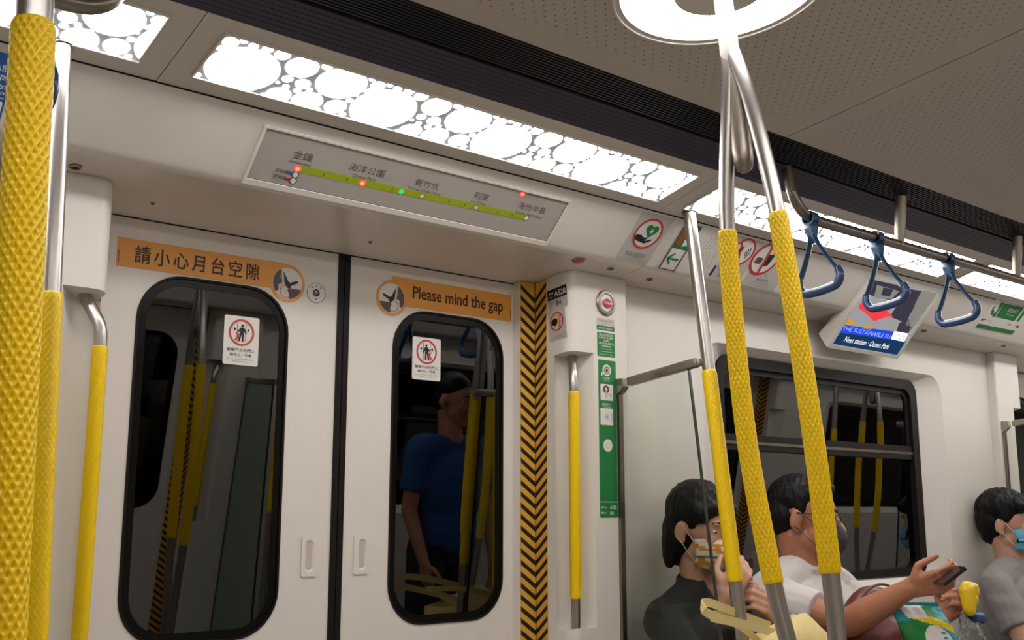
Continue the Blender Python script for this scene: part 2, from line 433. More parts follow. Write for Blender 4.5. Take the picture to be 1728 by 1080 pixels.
# light trough boards
trough = st(empty('trim_3', (0, 1.65, 2.07)))
TB = [X0, -0.72, 0.6715, 2.0575, 3.50, 4.89, 6.28, 7.67, 9.06, X1]
TP, TQ = (1.543, 2.0845), (1.776, 2.0596)
for a, b in zip(TB[:-1], TB[1:]): strip('trough_panel', TP, TQ, a + 0.001, b - 0.001, M['trough'], parent=trough)
# sloping cove above the doors
cove = st(empty('trim_4', (0, 1.85, 2.0)))
def prof_extrude(name, prof, x0, x1, m, parent):
    n = len(prof); vs = [Vector((x, *p)) for x in (x0, x1) for p in prof]
    bm = bmesh.new(); bv = [bm.verts.new(v) for v in vs]
    for i in range(n): bm.faces.new([bv[i], bv[(i + 1) % n], bv[n + (i + 1) % n], bv[n + i]])
    bm.faces.new(bv[:n][::-1]); bm.faces.new(bv[n:])
    return from_bm(name, bm, m, parent, smooth=True, angle=0.5)
prof = [(1.779, 2.0583), (1.7795, 2.0570), (1.9015, 1.9608), (1.9070, 1.9568), (1.9120, 1.9540), (1.9170, 1.9520), (1.9225, 1.9505), (1.928, 1.9500), (1.928, 1.966), (1.785, 2.08), (1.779, 2.07)]
for yy in (1.7775,): box('shadow_gap', (X0, yy - 0.0012, 2.0572), (X1, yy + 0.0012, 2.0640), M['black'], trough)
SB = [X0, -1.80, 0.515, 2.126, 4.45, 6.04, 8.35, X1]
MAPX0, MAPX1 = 0.885, 1.795
for a, b in zip(SB[:-1], SB[1:]): prof_extrude('cove_panel', prof, a + 0.001, b - 0.001, M['white'], cove)
soff = st(empty('trim_5', (0, 2.05, 1.95)))
for a, b in zip(SB[:-1], SB[1:]): box('soffit_panel', (a + 0.001, 1.927, 1.950), (b - 0.001, 2.24, 1.962), M['soffit'], soff)

# ------------------------------------------------------------------ side wall: doors, pillars, window bay
def wall_plate(name, loops, d0, d1, m, parent=None, smooth=False):
    """plate in the leaning wall: 2-D loops in (x, z), front face at depth d0 (towards the aisle), back at d1"""
    vs, fs = poly_data(loops, 0, 1)
    out = [WV((v[0], d0 if v[2] == 1 else d1, v[1])) for v in vs]
    bm = bmesh.new(); bv = [bm.verts.new(v) for v in out]
    for f in fs:
        try: bm.faces.new([bv[i] for i in f])
        except ValueError: pass
    return from_bm(name, bm, m, parent)
def loft_ring(name, la, da, lb, db, m, parent=None):
    n = len(la); vs = [WV((p[0], da, p[1])) for p in la] + [WV((p[0], db, p[1])) for p in lb]
    fs = [(i, (i + 1) % n, n + (i + 1) % n, n + i) for i in range(n)]
    bm = bmesh.new(); bv = [bm.verts.new(v) for v in vs]; [bm.faces.new([bv[i] for i in f]) for f in fs]
    return from_bm(name, bm, m, parent, smooth=True)
WZ0, WZ1 = 1.026, 1.832
def door_leaf(name, s):
    """s = -1 left leaf, +1 right leaf"""
    fx = lambda x: XC + s * x
    def lp(x0, x1, z0, z1, r): 
        a, b = sorted((fx(x0), fx(x1))); return rrect(a, z0, b, z1, r, 8)
    root = empty(name, WV((fx(0.33), 0, 0.0)), kind='structure')
    a, b = sorted((fx(0.017), fx(0.640)))
    win = lp(0.1505, 0.5200, WZ0, WZ1, 0.105)
    wall_plate('door_panel', [[(a, 0.01), (b, 0.01), (b, 1.948), (a, 1.948)], win], 0.0, 0.034, M['door_white'], root)
    wall_plate('window_gasket', [lp(0.1500, 0.5205, WZ0 - 0.0005, WZ1 + 0.0005, 0.1055), lp(0.1555, 0.515, WZ0 + 0.005, WZ1 - 0.005, 0.100)], -0.0025, 0.03, M['black'], root)
    wall_plate('glass_border', [lp(0.1552, 0.5153, WZ0 + 0.0047, WZ1 - 0.0047, 0.1003), lp(0.172, 0.497, WZ0 + 0.024, WZ1 - 0.022, 0.083)], 0.0022, 0.0034, M['frit'], root)
    wall_plate('window_pane', [lp(0.1552, 0.5153, WZ0 + 0.0047, WZ1 - 0.0047, 0.1003)], 0.0035, 0.0055, M['pane'], root)
    wall_plate('rubber_edge', [[(min(fx(0.0012), fx(0.017)), 0.01), (max(fx(0.0012), fx(0.017)), 0.01), (max(fx(0.0012), fx(0.017)), 1.948), (min(fx(0.0012), fx(0.017)), 1.948)]], -0.004, 0.036, M['black'], root)
    # recessed finger pull
    x0, x1, z0, z1 = 0.049, 0.094, 1.157, 1.2515
    plate = wall_plate('pull_plate', [lp(x0, x1, z0, z1, 0.006), lp(x0 + 0.012, x1 - 0.009, z0 + 0.010, z1 - 0.010, 0.0115)], -0.0035, 0.0, M['door_white'], root)
    la = lp(x0 + 0.012, x1 - 0.009, z0 + 0.010, z1 - 0.010, 0.0115); lb = lp(x0 + 0.0155, x1 - 0.0125, z0 + 0.014, z1 - 0.014, 0.0085)
    loft_ring('pull_recess', la, -0.0035, lb, -0.0006, M['door_white'], plate)
    wall_plate('pull_cup', [lb], -0.0006, 0.0, M['ceil'], plate)  # darker colour put in for the shade inside the pull
    return root
OPP += [door_leaf('door_1', -1), door_leaf('door_2', 1)]

PXC = 1.319                                                     # symmetry line of the portal
def pillar(name, s, xc=PXC, xedge=0.619, xout=0.848):
    """portal pillar: reveal towards the door, rounded corner with a deep grip recess, front face"""
    fx = lambda x: xc + s * x
    root = empty(name, WV((fx(0.72), -0.1, 0)), kind='structure')
    def block(pname, poly, z0, z1, bev=False):
        pts = [(fx(x), d) for x, d in poly]; n = len(pts)
        vs = [WV((p[0], p[1], z)) for z in (z0, z1) for p in pts]
        bm = bmesh.new(); bv = [bm.verts.new(v) for v in vs]
        for i in range(n): bm.faces.new([bv[i], bv[(i + 1) % n], bv[n + (i + 1) % n], bv[n + i]])
        bm.faces.new(bv[:n][::-1]); bm.faces.new(bv[n:])
        return from_bm(pname, bm, M['white'], root, smooth=True, angle=0.55)
    def corner(r=0.034):
        return [(xedge + r - r * math.cos(a), -0.18 + r - r * math.sin(a)) for a in [PI / 2 * k / 8 for k in range(9)]]
    full = [(xedge, 0.06)] + corner() + [(xout - 0.006, -0.18), (xout, -0.175), (xout, 0.06)]
    ax, bx = (xedge, -0.118), (xedge + 0.092, -0.18)
    notch = []
    ctrl = [Vector((ax[0], ax[1])), Vector((xedge + 0.012, -0.098)), Vector((xedge + 0.060, -0.092)), Vector((xedge + 0.074, -0.145)), Vector((bx[0], bx[1]))]
    for k in range(15):
        t = k / 14; p = [c.copy() for c in ctrl]
        while len(p) > 1: p = [p[i].lerp(p[i + 1], t) for i in range(len(p) - 1)]
        notch.append((p[0].x, p[0].y))
    cut = [(xedge, 0.06), (xedge, -0.104)] + notch + [(bx[0] + 0.012, -0.18), (xout - 0.006, -0.18), (xout, -0.175), (xout, 0.06)]
    block('upper_body', full, 1.722, 1.949); block('grip_recess', cut, 0.985, 1.722); block('lower_body', full, 0.0, 0.985)
    return root
pR = pillar('trim_6', 1); pL = pillar('trim_7', -1, xedge=0.630); OPP += [pR, pL]
pN = pillar('trim_8', -1, xc=4.376 + 0.848 + 0.0); OPP.append(pN)                       # portal of the next door along
# hazard chevron boards beside the door
def hazard(name, s, off=0.619, wid=0.055):
    root = empty(name, WV((PXC + s * 0.60, -0.036, 0)), kind='structure')
    xa = PXC + s * off; lo, hi = sorted((xa - s * wid, xa - s * 0.001))
    wall_plate('yellow_board', [[(lo, 0.02), (hi, 0.02), (hi, 1.948), (lo, 1.948)]], -0.036, -0.0345, M['haz_y'], root)
    wall_plate('frame_lip', [[(lo, 0.02), (hi, 0.02), (hi, 1.948), (lo, 1.948)]], -0.0345, 0.0, M['door_white'], root)
    box('corner_bead', (xa - s * 0.001 - 0.0018, -0.0385, 0.02), (xa - s * 0.001 + 0.0018, -0.0345, 1.948), M['darksteel'], root, xf=WV)
    box('reveal_board', (min(xa, xa - s * 0.0015), -0.0855, 0.02), (max(xa, xa - s * 0.0015), -0.036, 1.948), M['haz_y'], root, xf=WV)
    pitch, hgt, rise = 0.0305, 0.0128, 0.035
    k = 0; z = 0.06
    while z < 1.90:
        # stripes on the frame board climb away from the corner, those on the reveal towards the aisle
        pts = [(xa - s * (wid - .0005), z + rise), (xa - s * (wid - .0005), z + rise + hgt), (xa - s * 0.0035, z + hgt), (xa - s * 0.0035, z)]
        pts = [(p[0], min(p[1], 1.947)) for p in pts]
        if s < 0: pts = pts[::-1]
        wall_plate('stripe', [pts], -0.0368, -0.035, M['haz_k'], root)
        q = [(-0.0372, z), (-0.0372, z + hgt), (-0.085, z + rise + hgt), (-0.085, z + rise)]
        vs = [WV((xa - s * e, d, min(zz, 1.947))) for e in (0.001, 0.0023) for d, zz in q]
        bm = bmesh.new(); bv = [bm.verts.new(v) for v in vs]
        for f in ((0, 1, 2, 3), (7, 6, 5, 4), (0, 4, 5, 1), (1, 5, 6, 2), (2, 6, 7, 3), (3, 7, 4, 0)): bm.faces.new([bv[i] for i in f])
        from_bm('stripe', bm, M['haz_k'], root)
        z += pitch; k += 1
    return root
OPP += [hazard('trim_9', 1), hazard('trim_10', -1, 0.640, 0.038)]
# rubber line along the corner and dark shadow gap over the doors
OPP.append(st(box('trim_11', (PXC - 0.62, -0.002, 1.9475), (PXC + 0.62, 0.02, 1.9505), M['black'], xf=WV), False))

def window_bay(wname, winname, xa, xb, w0, w1):
    z0, z1 = 1.062, 1.798
    so = rrect(w0 - 0.115, z0 - 0.045, w1 + 0.125, z1 + 0.022, 0.085, 8)
    fo = rrect(w0, z0, w1, z1, 0.055, 8)
    wl = wall_plate(wname, [[(xa, 0.0), (xb, 0.0), (xb, 1.949), (xa, 1.949)], so], -0.143, -0.09, M['white']); wl['kind'] = 'structure'
    win = empty(winname, WV(((w0 + w1) / 2, -0.1, z0)), kind='structure')
    sm = [((a[0] * 0.85 + b[0] * 0.15), (a[1] * 0.85 + b[1] * 0.15)) for a, b in zip(so, fo)]
    loft_ring('surround', so, -0.143, sm, -0.136, M['white'], win); loft_ring('surround', sm, -0.136, fo, -0.096, M['white'], win)
    fi = rrect(w0 + 0.028, z0 + 0.024, w1 - 0.045, z1 - 0.036, 0.045, 8)
    wall_plate('window_frame', [fo, fi], -0.106, -0.06, M['black'], win)
    zb = 1.515
    bar_ = box('mullion', (w0 + 0.026, -0.100, zb - 0.022), (w1 - 0.043, -0.06, zb + 0.027), M['black'], win, xf=WV)
    box('chrome_line', (w0 + 0.026, -0.1025, zb - 0.004), (w1 - 0.046, -0.0995, zb + 0.006), M['darksteel'], bar_, xf=WV)
    fi2 = rrect(w0 + 0.048, zb + 0.03, w1 - 0.066, z1 - 0.054, (0.03, 0.03, 0.004, 0.004), 6)
    wall_plate('sash_frame', [rrect(w0 + 0.027, zb + 0.02, w1 - 0.044, z1 - 0.035, (0.044, 0.044, 0.004, 0.004), 6), fi2], -0.094, -0.07, M['black'], win)
    wall_plate('window_pane', [rrect(w0 + 0.027, zb + 0.02, w1 - 0.044, z1 - 0.035, (0.044, 0.044, 0.004, 0.004), 6)], -0.088, -0.086, M['pane'], win)
    wall_plate('window_pane', [rrect(w0 + 0.027, z0 + 0.023, w1 - 0.044, zb - 0.015, (0.004, 0.004, 0.044, 0.044), 6)], -0.083, -0.081, M['pane'], win)
    OPP.extend([wl, win]); return win
window_bay('wall_far', 'window_1', 2.1665, 4.3755, 2.651, 3.862)
window_bay('wall_far_left', 'window_2', -1.73, 0.470, -1.20, 0.008)
st(box('wall_far_rest', (6.06, -0.143, 0), (X1, -0.09, 1.949), M['white'], xf=WV), False)
OPP.append(st(box('wall_far_start', (X0, -0.143, 0), (-1.731, -0.09, 1.949), M['white'], xf=WV), False))

# ------------------------------------------------------------------ light panels: grey cover with round lit holes, 0.314 m repeat
P_LIT = Plane((0, 1.722, 2.065), (1, 0, 0), (0, -0.137, 0.015))
UNIT = [(.071, 1.667, .0720), (.016, 1.600, .0168), (.005, 1.625, .0068), (.036, 1.586, .0080), (.057, 1.591, .0098), (.084, 1.588, .0124), (.116, 1.592, .0168),
        (.167, 1.611, .0338), (.208, 1.587, .0117), (.261, 1.625, .0530), (.308, 1.585, .0076), (.169, 1.713, .0271), (.230, 1.708, .0332), (.291, 1.701, .0251),
        (.160, 1.657, .0125), (.194, 1.659, .0172), (.169, 1.681, .0078), (.195, 1.684, .0085), (.215, 1.671, .0072), (.306, 1.670, .0083), (.005, 1.719, .0075), (.324, 1.622, .0083),
        (.142, 1.727, .0075), (.262, 1.727, .0085), (.149, 1.676, .0050), (.179, 1.641, .0045), (.241, 1.673, .0045), (.308, 1.647, .0050), (.180, 1.697, .0045), (.2075, 1.690, .0040)]
def light_panel(x0, length, label):
    sg = Sign.__new__(Sign); sg.p = P_LIT; sg.c = (x0, 0.0); sg.h = 0.0008; sg.root = None
    sg.meta = ('ceiling_light', label, 'ceiling light', 'long light panels above the doors')
    sg.base([[(0, -0.003), (length, -0.003), (length, 0.141), (0, 0.141)]], M['lattice'], 0.0022)
    fr = [[(-0.004, -0.007), (length + 0.004, -0.007), (length + 0.004, 0.1445), (-0.004, 0.1445)], [(0, -0.003), (length, -0.003), (length, 0.141), (0, 0.141)]]
    vs, fs = poly_data(fr, -0.0006, 0.0034); mesh('frame', vs, fs, M['trough'], sg.root)
    vs, fs = poly_data([[(-0.002, -0.0075), (length + 0.002, -0.0075), (length + 0.002, -0.0035), (-0.002, -0.0035)]], 0.0030, 0.0062); mesh('edge_highlight', vs, fs, M['paper'], sg.root)  # white bar drawn for the bright reflection along the lower edge
    for k in range(-1, 6):
        for sx, y, r in UNIT:
            c = circ(sx + k * 0.314, (1.722 - y) / 0.9941, r - (0.0020 if r > 0.012 else 0.0011), 32 if r > 0.03 else (20 if r > 0.012 else 12))
            c = clip(c, 0.002, -0.001, length - 0.002, 0.1385)
            if len(c) < 3: continue
            vs, fs = poly_data([c], 0.0015, 0.0030); mesh('bubble', vs, fs, M['bubble'], sg.root)
    return sg.root
pan = light_panel(0.724, 1.281, 'long bubble-patterned light panel above the line map over the doors')
lp0 = copy_at(pan, (-1.387, 0, 0), 'bubble-patterned light panel at upper left, behind the near yellow pole')
lp2 = light_panel(2.111, 1.325, 'bubble-patterned light panel behind the hanging straps')
lp3 = copy_at(pan, (2.815, 0, 0), 'bubble-patterned light panel at the far right end of the row')
for k, o in enumerate((pan, lp0, lp2, lp3)):
    mirror_copy(o, 'bubble-patterned light panel on the opposite side of the car, %s of its row' % ('second', 'first', 'third', 'last')[k])['group'] = 'light panels on the opposite side'

# round ceiling lamp
LX, LY = 1.442, 1.03
def annulus(r0, r1, n, z0, z1, x=LX, y=LY):
    vs, fs = poly_data([circ(x, y, r1, n), circ(x, y, r0, n)] if r0 else [circ(x, y, r1, n)], z0, z1); return vs, fs
def dome_ring(r0, r1, z, drop, n=64):
    vs = []; fs = []; m = 6
    for i in range(m + 1):
        t = i / m; r = r1 + (r0 - r1) * t; zz = z - drop * math.sin(PI * t) ** 0.6
        for k in range(n): vs.append((LX + r * math.cos(2 * PI * k / n), LY + r * math.sin(2 * PI * k / n), zz))
    for i in range(m):
        for k in range(n): fs.append((i * n + k, i * n + (k + 1) % n, (i + 1) * n + (k + 1) % n, (i + 1) * n + k))
    return vs, fs
lamp = empty('ceiling_lamp', (LX, LY, 2.133), 'round white ring lamp on the ceiling around the top of the forked pole', 'ceiling lamp')
mesh('trim_ring', *annulus(0.188, 0.2025, 64, 2.126, 2.1335), M['ceil'], lamp)
mesh('trim_lip', *annulus(0.199, 0.2025, 64, 2.123, 2.1265), M['paper'], lamp)
mesh('diffuser', *dome_ring(0.0875, 0.1885, 2.1315, 0.005), M['ring'], lamp, smooth=True)
mesh('centre_cover', *annulus(0, 0.088, 40, 2.121, 2.1325), M['trough'], lamp)

# ------------------------------------------------------------------ poles, rails, straps
fork = empty('grab_pole', (LX, LY, 0), 'forked steel grab pole with two yellow-sleeved legs under the round lamp', 'pole')
tube('stem', [(LX, LY, 2.121), (LX, LY, 2.05), (LX, LY + 0.002, 1.990), (LX, LY + 0.004, 1.968)], [0.0172, 0.0172, 0.0176, 0.0120], M['weld'], fork, 28)
legL = [(1.033, 2.005), (1.041, 1.94), (1.0515, 1.885), (1.074, 1.77), (1.090, 1.666), (1.1025, 1.484), (1.107, 1.278), (1.092, 1.057), (1.079, 0.965), (1.058, 0.80), (1.036, 0.60), (1.033, 0.52)]
legR = [(1.030, 2.005), (1.014, 1.94), (1.003, 1.885), (0.990, 1.77), (0.9816, 1.662), (0.977, 1.455), (0.977, 1.257), (0.983, 1.05), (0.988, 0.965), (1.004, 0.80), (1.026, 0.60), (1.030, 0.52)]
def cr(pts, step=0.02):
    """Catmull-Rom through points"""
    P = [Vector(p) for p in pts]; P = [P[0] * 2 - P[1]] + P + [P[-1] * 2 - P[-2]]; out = []
    for i in range(1, len(P) - 2):
        n = max(1, int((P[i + 1] - P[i]).length / step))
        for j in range(n):
            t = j / n; a, b, c, d = P[i - 1], P[i], P[i + 1], P[i + 2]
            out.append(0.5 * ((2 * b) + (c - a) * t + (2 * a - 5 * b + 4 * c - d) * t * t + (3 * b - a - 3 * c + d) * t ** 3))
    out.append(P[-2]); return out
for L, sd, z1 in ((legL, 'L', 1.668), (legR, 'R', 1.662)):
    path = cr([(LX, y, z) for y, z in L]); leg = tube('leg', path, 0.0141, M['steel'], fork, 28)
    sl = [p for p in path if 1.056 < p.z < z1]; sleeve('grip_sleeve', sl, 0.0160, leg, around=13, row=0.0076, depth=0.0012, seg=6, vr=6)
tube('lower_stem', [(LX, LY, 0.54), (LX, LY, 0.0)], 0.0168, M['steel'], fork, 24)
# capped middle stub between the legs, rounded end
cap = [(0.0125, 1.96), (0.0135, 1.91), (0.0170, 1.84), (0.0190, 1.800), (0.0182, 1.780), (0.014, 1.766), (0.007, 1.760), (0.0005, 1.759)]
tube('end_cap', [(LX + 0.003, 1.030 + .008 * (1.96 - z) / .2, z) for r, z in cap], [r for r, z in cap], M['satin'], fork, 24)

NR = 0.0186
near = empty('grab_pole', (0.2605, YC, 0), 'thick near grab pole at left edge of frame, yellow sleeve below a bare steel top', 'pole')
tube('tube', [(0.2605, YC, 2.133), (0.2605, YC, 0)], NR, M['steel'], near, 32)
tube('ceiling_collar', [(0.2605, YC, 2.133), (0.2605, YC, 2.122)], 0.034, M['steel'], near, 32)
sleeve('grip_sleeve', [(0.2605, YC, 1.664), (0.2605, YC, 1.02)], 0.0204, near, around=15, row=0.0076, depth=0.0015, seg=8, vr=8)

def screen_pole(x, y, label, z1, z0, r=0.0172):
    p = empty('grab_pole', (x, y, 0), label, 'pole', 'poles of the glass screens')
    tube('tube', [(x, y, 2.066), (x, y, 0)], r, M['steel'], p, 28)
    tube('ceiling_collar', [(x, y, 2.068), (x, y, 2.058)], r + 0.004, M['darksteel'], p, 28)
    sleeve('grip_sleeve', [(x, y, z1), (x, y, z0)], r + 0.0013, p, around=14, row=0.0066, depth=0.0013)
    return p
spR = screen_pole(2.145, 1.74, 'yellow-sleeved pole at the end of the glass screen, right of the doors', 1.615, 1.073)
spL = screen_pole(0.488, 1.74, 'yellow-sleeved pole half hidden behind the thick near pole at left', 1.603, 1.00)
spR['group'] = ''; spL['group'] = ''
for o in (spR, spL): del o['group']
def glass_screen(x, label):
    root = empty('glass_screen', (x, 1.95, 0), label, 'glass screen')
    def pl(d, z): return yw(d, z)
    yb = 2.02
    vs = []
    zt, zb = 1.628, 0.30
    P = [(1.792, zt), (pl(-0.178, zt), zt), (pl(-0.178, zb), zb), (1.792, zb)]
    bm = bmesh.new(); v0 = [bm.verts.new((x - 0.004, *p)) for p in P]; v1 = [bm.verts.new((x + 0.004, *p)) for p in P]
    bm.faces.new(v0); bm.faces.new(v1[::-1]); bm.faces.new([v0[0], v0[1], v1[1], v1[0]])
    from_bm('glass_sheet', bm, M['screen'], root)
    box('glass_edge', (x - 0.0042, 1.7885, zb), (x + 0.0042, 1.7922, zt), M['edge'], root)
    bx = lambda n, lo, hi, m, b=0.002: box(n, lo, hi, m, root, bev=b)
    bx('top_rail', (x - 0.011, 1.759, 1.6275), (x + 0.011, 2.012, 1.6515), M['satin'], 0.003)
    yt = pl(-0.18, 1.64)
    bm = bmesh.new()
    prof = [(yt + 0.004, 1.6575), (yt - 0.030, 1.6525), (yt - 0.030, 1.629), (yt - 0.014, 1.6165), (yt + 0.002, 1.6095)]
    v0 = [bm.verts.new((x - 0.0125, *p)) for p in prof]; v1 = [bm.verts.new((x + 0.0125, *p)) for p in prof]; n = len(prof)
    for i in range(n): bm.faces.new([v0[i], v0[(i + 1) % n], v1[(i + 1) % n], v1[i]])
    bm.faces.new(v0); bm.faces.new(v1[::-1]); from_bm('wall_bracket', bm, M['satin'], root)
    box('lower_panel', (x - 0.012, 1.768, 0.02), (x + 0.012, 2.16, 0.42), M['white'], root, bev=0.004)
    box('pole_clamp', (x - 0.006, 1.752, 1.630), (x + 0.014, 1.762, 1.649), M['steel'], root, bev=0.002)
    box('wall_channel', (x - 0.008, yw(-0.181, 1.0) - 0.010, 0.42), (x + 0.008, yw(-0.181, 1.0) + 0.012, 1.61), M['darksteel'], root, xf=lambda v: Vector((v.x, v.y + LEAN * (1.0 - v.z), v.z)))
    return root
gR = glass_screen(2.125, 'clear glass draught screen beside the seated woman, right of the doors')
gN = copy_at(gR, (2.277, 0, 0), 'clear glass screen at the far right edge, only its wall bracket showing')
gL = copy_at(gR, (-1.654, 0, 0), 'clear glass screen left of the doors, hidden behind the poles')
mirror_copy(spR, 'yellow-sleeved screen pole on the opposite side, seen only as a reflection')
gO = mirror_copy(gR, 'frosted green glass screen on the opposite side, seen only as a reflection')
for c in gO.children:
    if c.name.startswith('glass_sheet'): c.data = c.data.copy(); c.data.materials[0] = mat('frosted_green', rgb(150, 166, 150), 0.4)

def hand_rail(s, label):
    fx = lambda x: PXC + s * (x - (0.010 if s < 0 else 0))
    P = [(0.676, -0.128, 1.735), (0.672, -0.132, 1.715), (0.6475, -0.163, 1.652), (0.6475, -0.165, 1.60), (0.6475, -0.165, 1.06), (0.6475, -0.165, 1.045), (0.6475, -0.165, 0.995), (0.6475, -0.163, 0.978)]
    pts = [WV((fx(x), d, z)) for x, d, z in P]
    root = empty('handrail', pts[4], label, 'handrail')
    path = bend(pts[:4], 0.05) + pts[4:]
    tube('rail', path, 0.0128, M['steel'], root, 24)
    a, b = (pts[3], WV((fx(0.6475), -0.165, 1.062))) if s > 0 else (WV((fx(0.6475), -0.165, 1.613)), WV((fx(0.6475), -0.165, 1.02)))
    sleeve('grip_sleeve', [WV((fx(0.6475), -0.165, 1.613 if s < 0 else 1.614)), b], 0.0141, root, around=12, row=0.0066, depth=0.0012)
    return root
hR = hand_rail(1, 'yellow-sleeved handrail set in the white pillar right of the doors')
hL = hand_rail(-1,  'yellow-sleeved handrail left of the doors, bent into the left pillar')
mirror_copy(hR, 'handrail right of the opposite doors, seen only as a reflection'); mirror_copy(hL, 'handrail left of the opposite doors, seen only as a reflection')

RY, RZ, RR = 1.47, 1.978, 0.0140
railR = empty('strap_rail', (2.6, RY, RZ), 'overhead steel rail carrying the blue straps, bent up at its left end', 'rail')
tube('rail', bend([(2.232, RY, 2.112), (2.234, RY, 2.075), (2.238, RY, RZ), (4.4, RY, RZ)], 0.095, 14, 0.97), RR, M['darksteel'], railR, 24)
def bracket(x, parent):
    tube('bracket', [(x, RY - 0.030, 2.118), (x, RY - 0.018, 2.06), (x, RY, RZ)], [0.0165, 0.0165, 0.0135], M['satin'], parent, 20)
for x in (2.735, 3.45, 4.2): bracket(x, railR)
railL = empty('strap_rail', (0.2, RY, RZ), 'overhead steel rail at top left, its right end curving up behind the near pole', 'rail')
tube('rail', bend([(0.500, RY, 2.112), (0.500, RY, RZ), (-2.2, RY, RZ)], 0.088, 16, 0.97), RR, M['darksteel'], railL, 24)
bracket(-0.05, railL); bracket(-0.9, railL)
mirror_copy(railR, 'overhead strap rail on the opposite side, seen only as a reflection'); mirror_copy(railL, 'overhead strap rail on the opposite side, left end, out of frame')

def strap(x, label, group='blue straps hanging from the rail'):
    root = empty('hanging_strap', (x, RY, RZ), label, 'strap', group)
    # collar around the rail
    vs = []; fs = []; n = 24; w = 0.013
    for k in range(n):
        a = 2 * PI * k / n; r = 0.0195 + 0.0020 * math.cos(a + PI)
        for dx, rr in ((-w, r), (w, r), (w, r - 0.0035), (-w, r - 0.0035)): vs.append((x + dx, RY + rr * math.cos(a), RZ + rr * math.sin(a)))
    for k in range(n):
        for j in range(4): fs.append((k * 4 + j, k * 4 + (j + 1) % 4, ((k + 1) % n) * 4 + (j + 1) % 4, ((k + 1) % n) * 4 + j))
    mesh('rail_loop', vs, fs, M['strap'], root, smooth=True).data.set_sharp_from_angle(angle=0.7)
    # neck tapering down from the collar
    neck = [(x, RY, RZ - 0.012), (x, RY, RZ - 0.030), (x, RY, RZ - 0.050), (x, RY, RZ - 0.066)]
    vs, fs = tube_data(neck, [0.0215, 0.0200, 0.0150, 0.0125], 18, flat=(0.62, 1.0)); mesh('neck', vs, fs, M['strap'], root, smooth=True)
    box('buckle', (x - 0.0095, RY - 0.012, RZ - 0.049), (x + 0.0095, RY + 0.012, RZ - 0.037), M['strap'], root, bev=0.003)
    zt, zb, hw = RZ - 0.060, RZ - 0.196, 0.062
    for s in (-1, 1):
        arm = cr([(x, RY + s * 0.006, zt + 0.012), (x, RY + s * 0.012, zt - 0.010), (x, RY + s * 0.034, zt - 0.055), (x, RY + s * (hw - 0.004), zb + 0.040)], 0.008)
        vs, fs = tube_data(arm, 0.0070, 12, flat=(1.6, 0.60)); mesh('arm', vs, fs, M['strap'], root, smooth=True)
    grip = cr([(x, RY - hw + 0.004, zb + 0.046), (x, RY - hw, zb + 0.022), (x, RY - hw + 0.012, zb + 0.004), (x, RY - 0.034, zb), (x, RY, zb - 0.002), (x, RY + 0.034, zb), (x, RY + hw - 0.012, zb + 0.004), (x, RY + hw, zb + 0.022), (x, RY + hw - 0.004, zb + 0.046)], 0.006)
    n = len(grip); rad = [0.0088 + 0.0030 * math.sin(PI * i / (n - 1)) ** 0.5 for i in range(n)]
    tube('grip', grip, rad, M['strapgrip'], root, 16)
    return root
s0 = strap(2.300, 'leftmost blue strap handle, next to the bend of the overhead rail')
copy_at(s0, (0.312, 0, 0), 'middle blue strap handle, hanging in front of the screen')
copy_at(s0, (0.702, 0, 0), 'rightmost blue strap handle in view, left of the green exit sticker')
copy_at(s0, (-1.9165, 0, 0), 'blue strap handle at upper left, mostly hidden behind the near pole')
for dx in (0.0, 0.3): mirror_copy(s0, 'strap handle on the opposite rail, %s of two, seen only as a reflection' % ('first', 'second')[dx > 0], T=MIR @ Matrix.Translation((dx, 0, 0)))['group'] = 'straps on the opposite side'

# ------------------------------------------------------------------ line map above the doors
sg = Sign('line_map', P_COVE, (686, 310), 'grey illuminated line map with green line and station lamps above the doors', 'map')
def q4(s, *pts):
    l = [s.L(*p) for p in pts]
    u0 = (l[0][0] + l[3][0]) / 2; u1 = (l[1][0] + l[2][0]) / 2; v1 = (l[0][1] + l[1][1]) / 2; v0 = (l[2][1] + l[3][1]) / 2
    return u0, v0, u1, v1
def rect(x0, y0, x1, y1): return [(x0, y0), (x1, y0), (x1, y1), (x0, y1)]
mu0, mv0, mu1, mv1 = q4(sg, (448.7, 217), (959.5, 338.5), (923, 404.5), (414, 301.5))
sg.h = 0.0004
sg.base([rect(mu0, mv0, mu1, mv1)], M['mapgrey'], 0.0012)
vs, fs = poly_data([rect(mu0 - 0.006, mv0 - 0.013, mu1 + 0.006, mv1 + 0.005), rect(mu0, mv0, mu1, mv1)], 0.0, 0.0045); mesh('bezel', vs, fs, M['white'], sg.root)
vs, fs = poly_data([rect(mu0, mv0, mu1, mv1), rect(mu0 + 0.0016, mv0 + 0.0016, mu1 - 0.0016, mv1 - 0.0022)], 0.0012, 0.0017); mesh('bezel_gap', vs, fs, M['grey_ink'], sg.root)
Zm = lambda x, y: sg.L(400 + x / 2.979, 200 + y / 2.979)
a = Zm(305, 250); b = Zm(1452, 498); hw = 0.0085
sg.add('route_line', [[(a[0], a[1] - hw), (b[0], b[1] - hw), (b[0], b[1] + hw), (a[0], a[1] + hw)]], M['lime'], 2)
def at_line(t): return (a[0] + (b[0] - a[0]) * t, a[1] + (b[1] - a[1]) * t)
for x in (420, 522, 735, 1020, 1106, 1288, 1370):
    c = at_line((x - 305) / (1452 - 305.0)); s_ = 0.0045
    sg.add('chevron', [[(c[0] - s_ * .6, c[1] + s_), (c[0] + s_ * .6, c[1]), (c[0] - s_ * .6, c[1] - s_), (c[0] - s_ * .2, c[1])]], M['green'], 3)
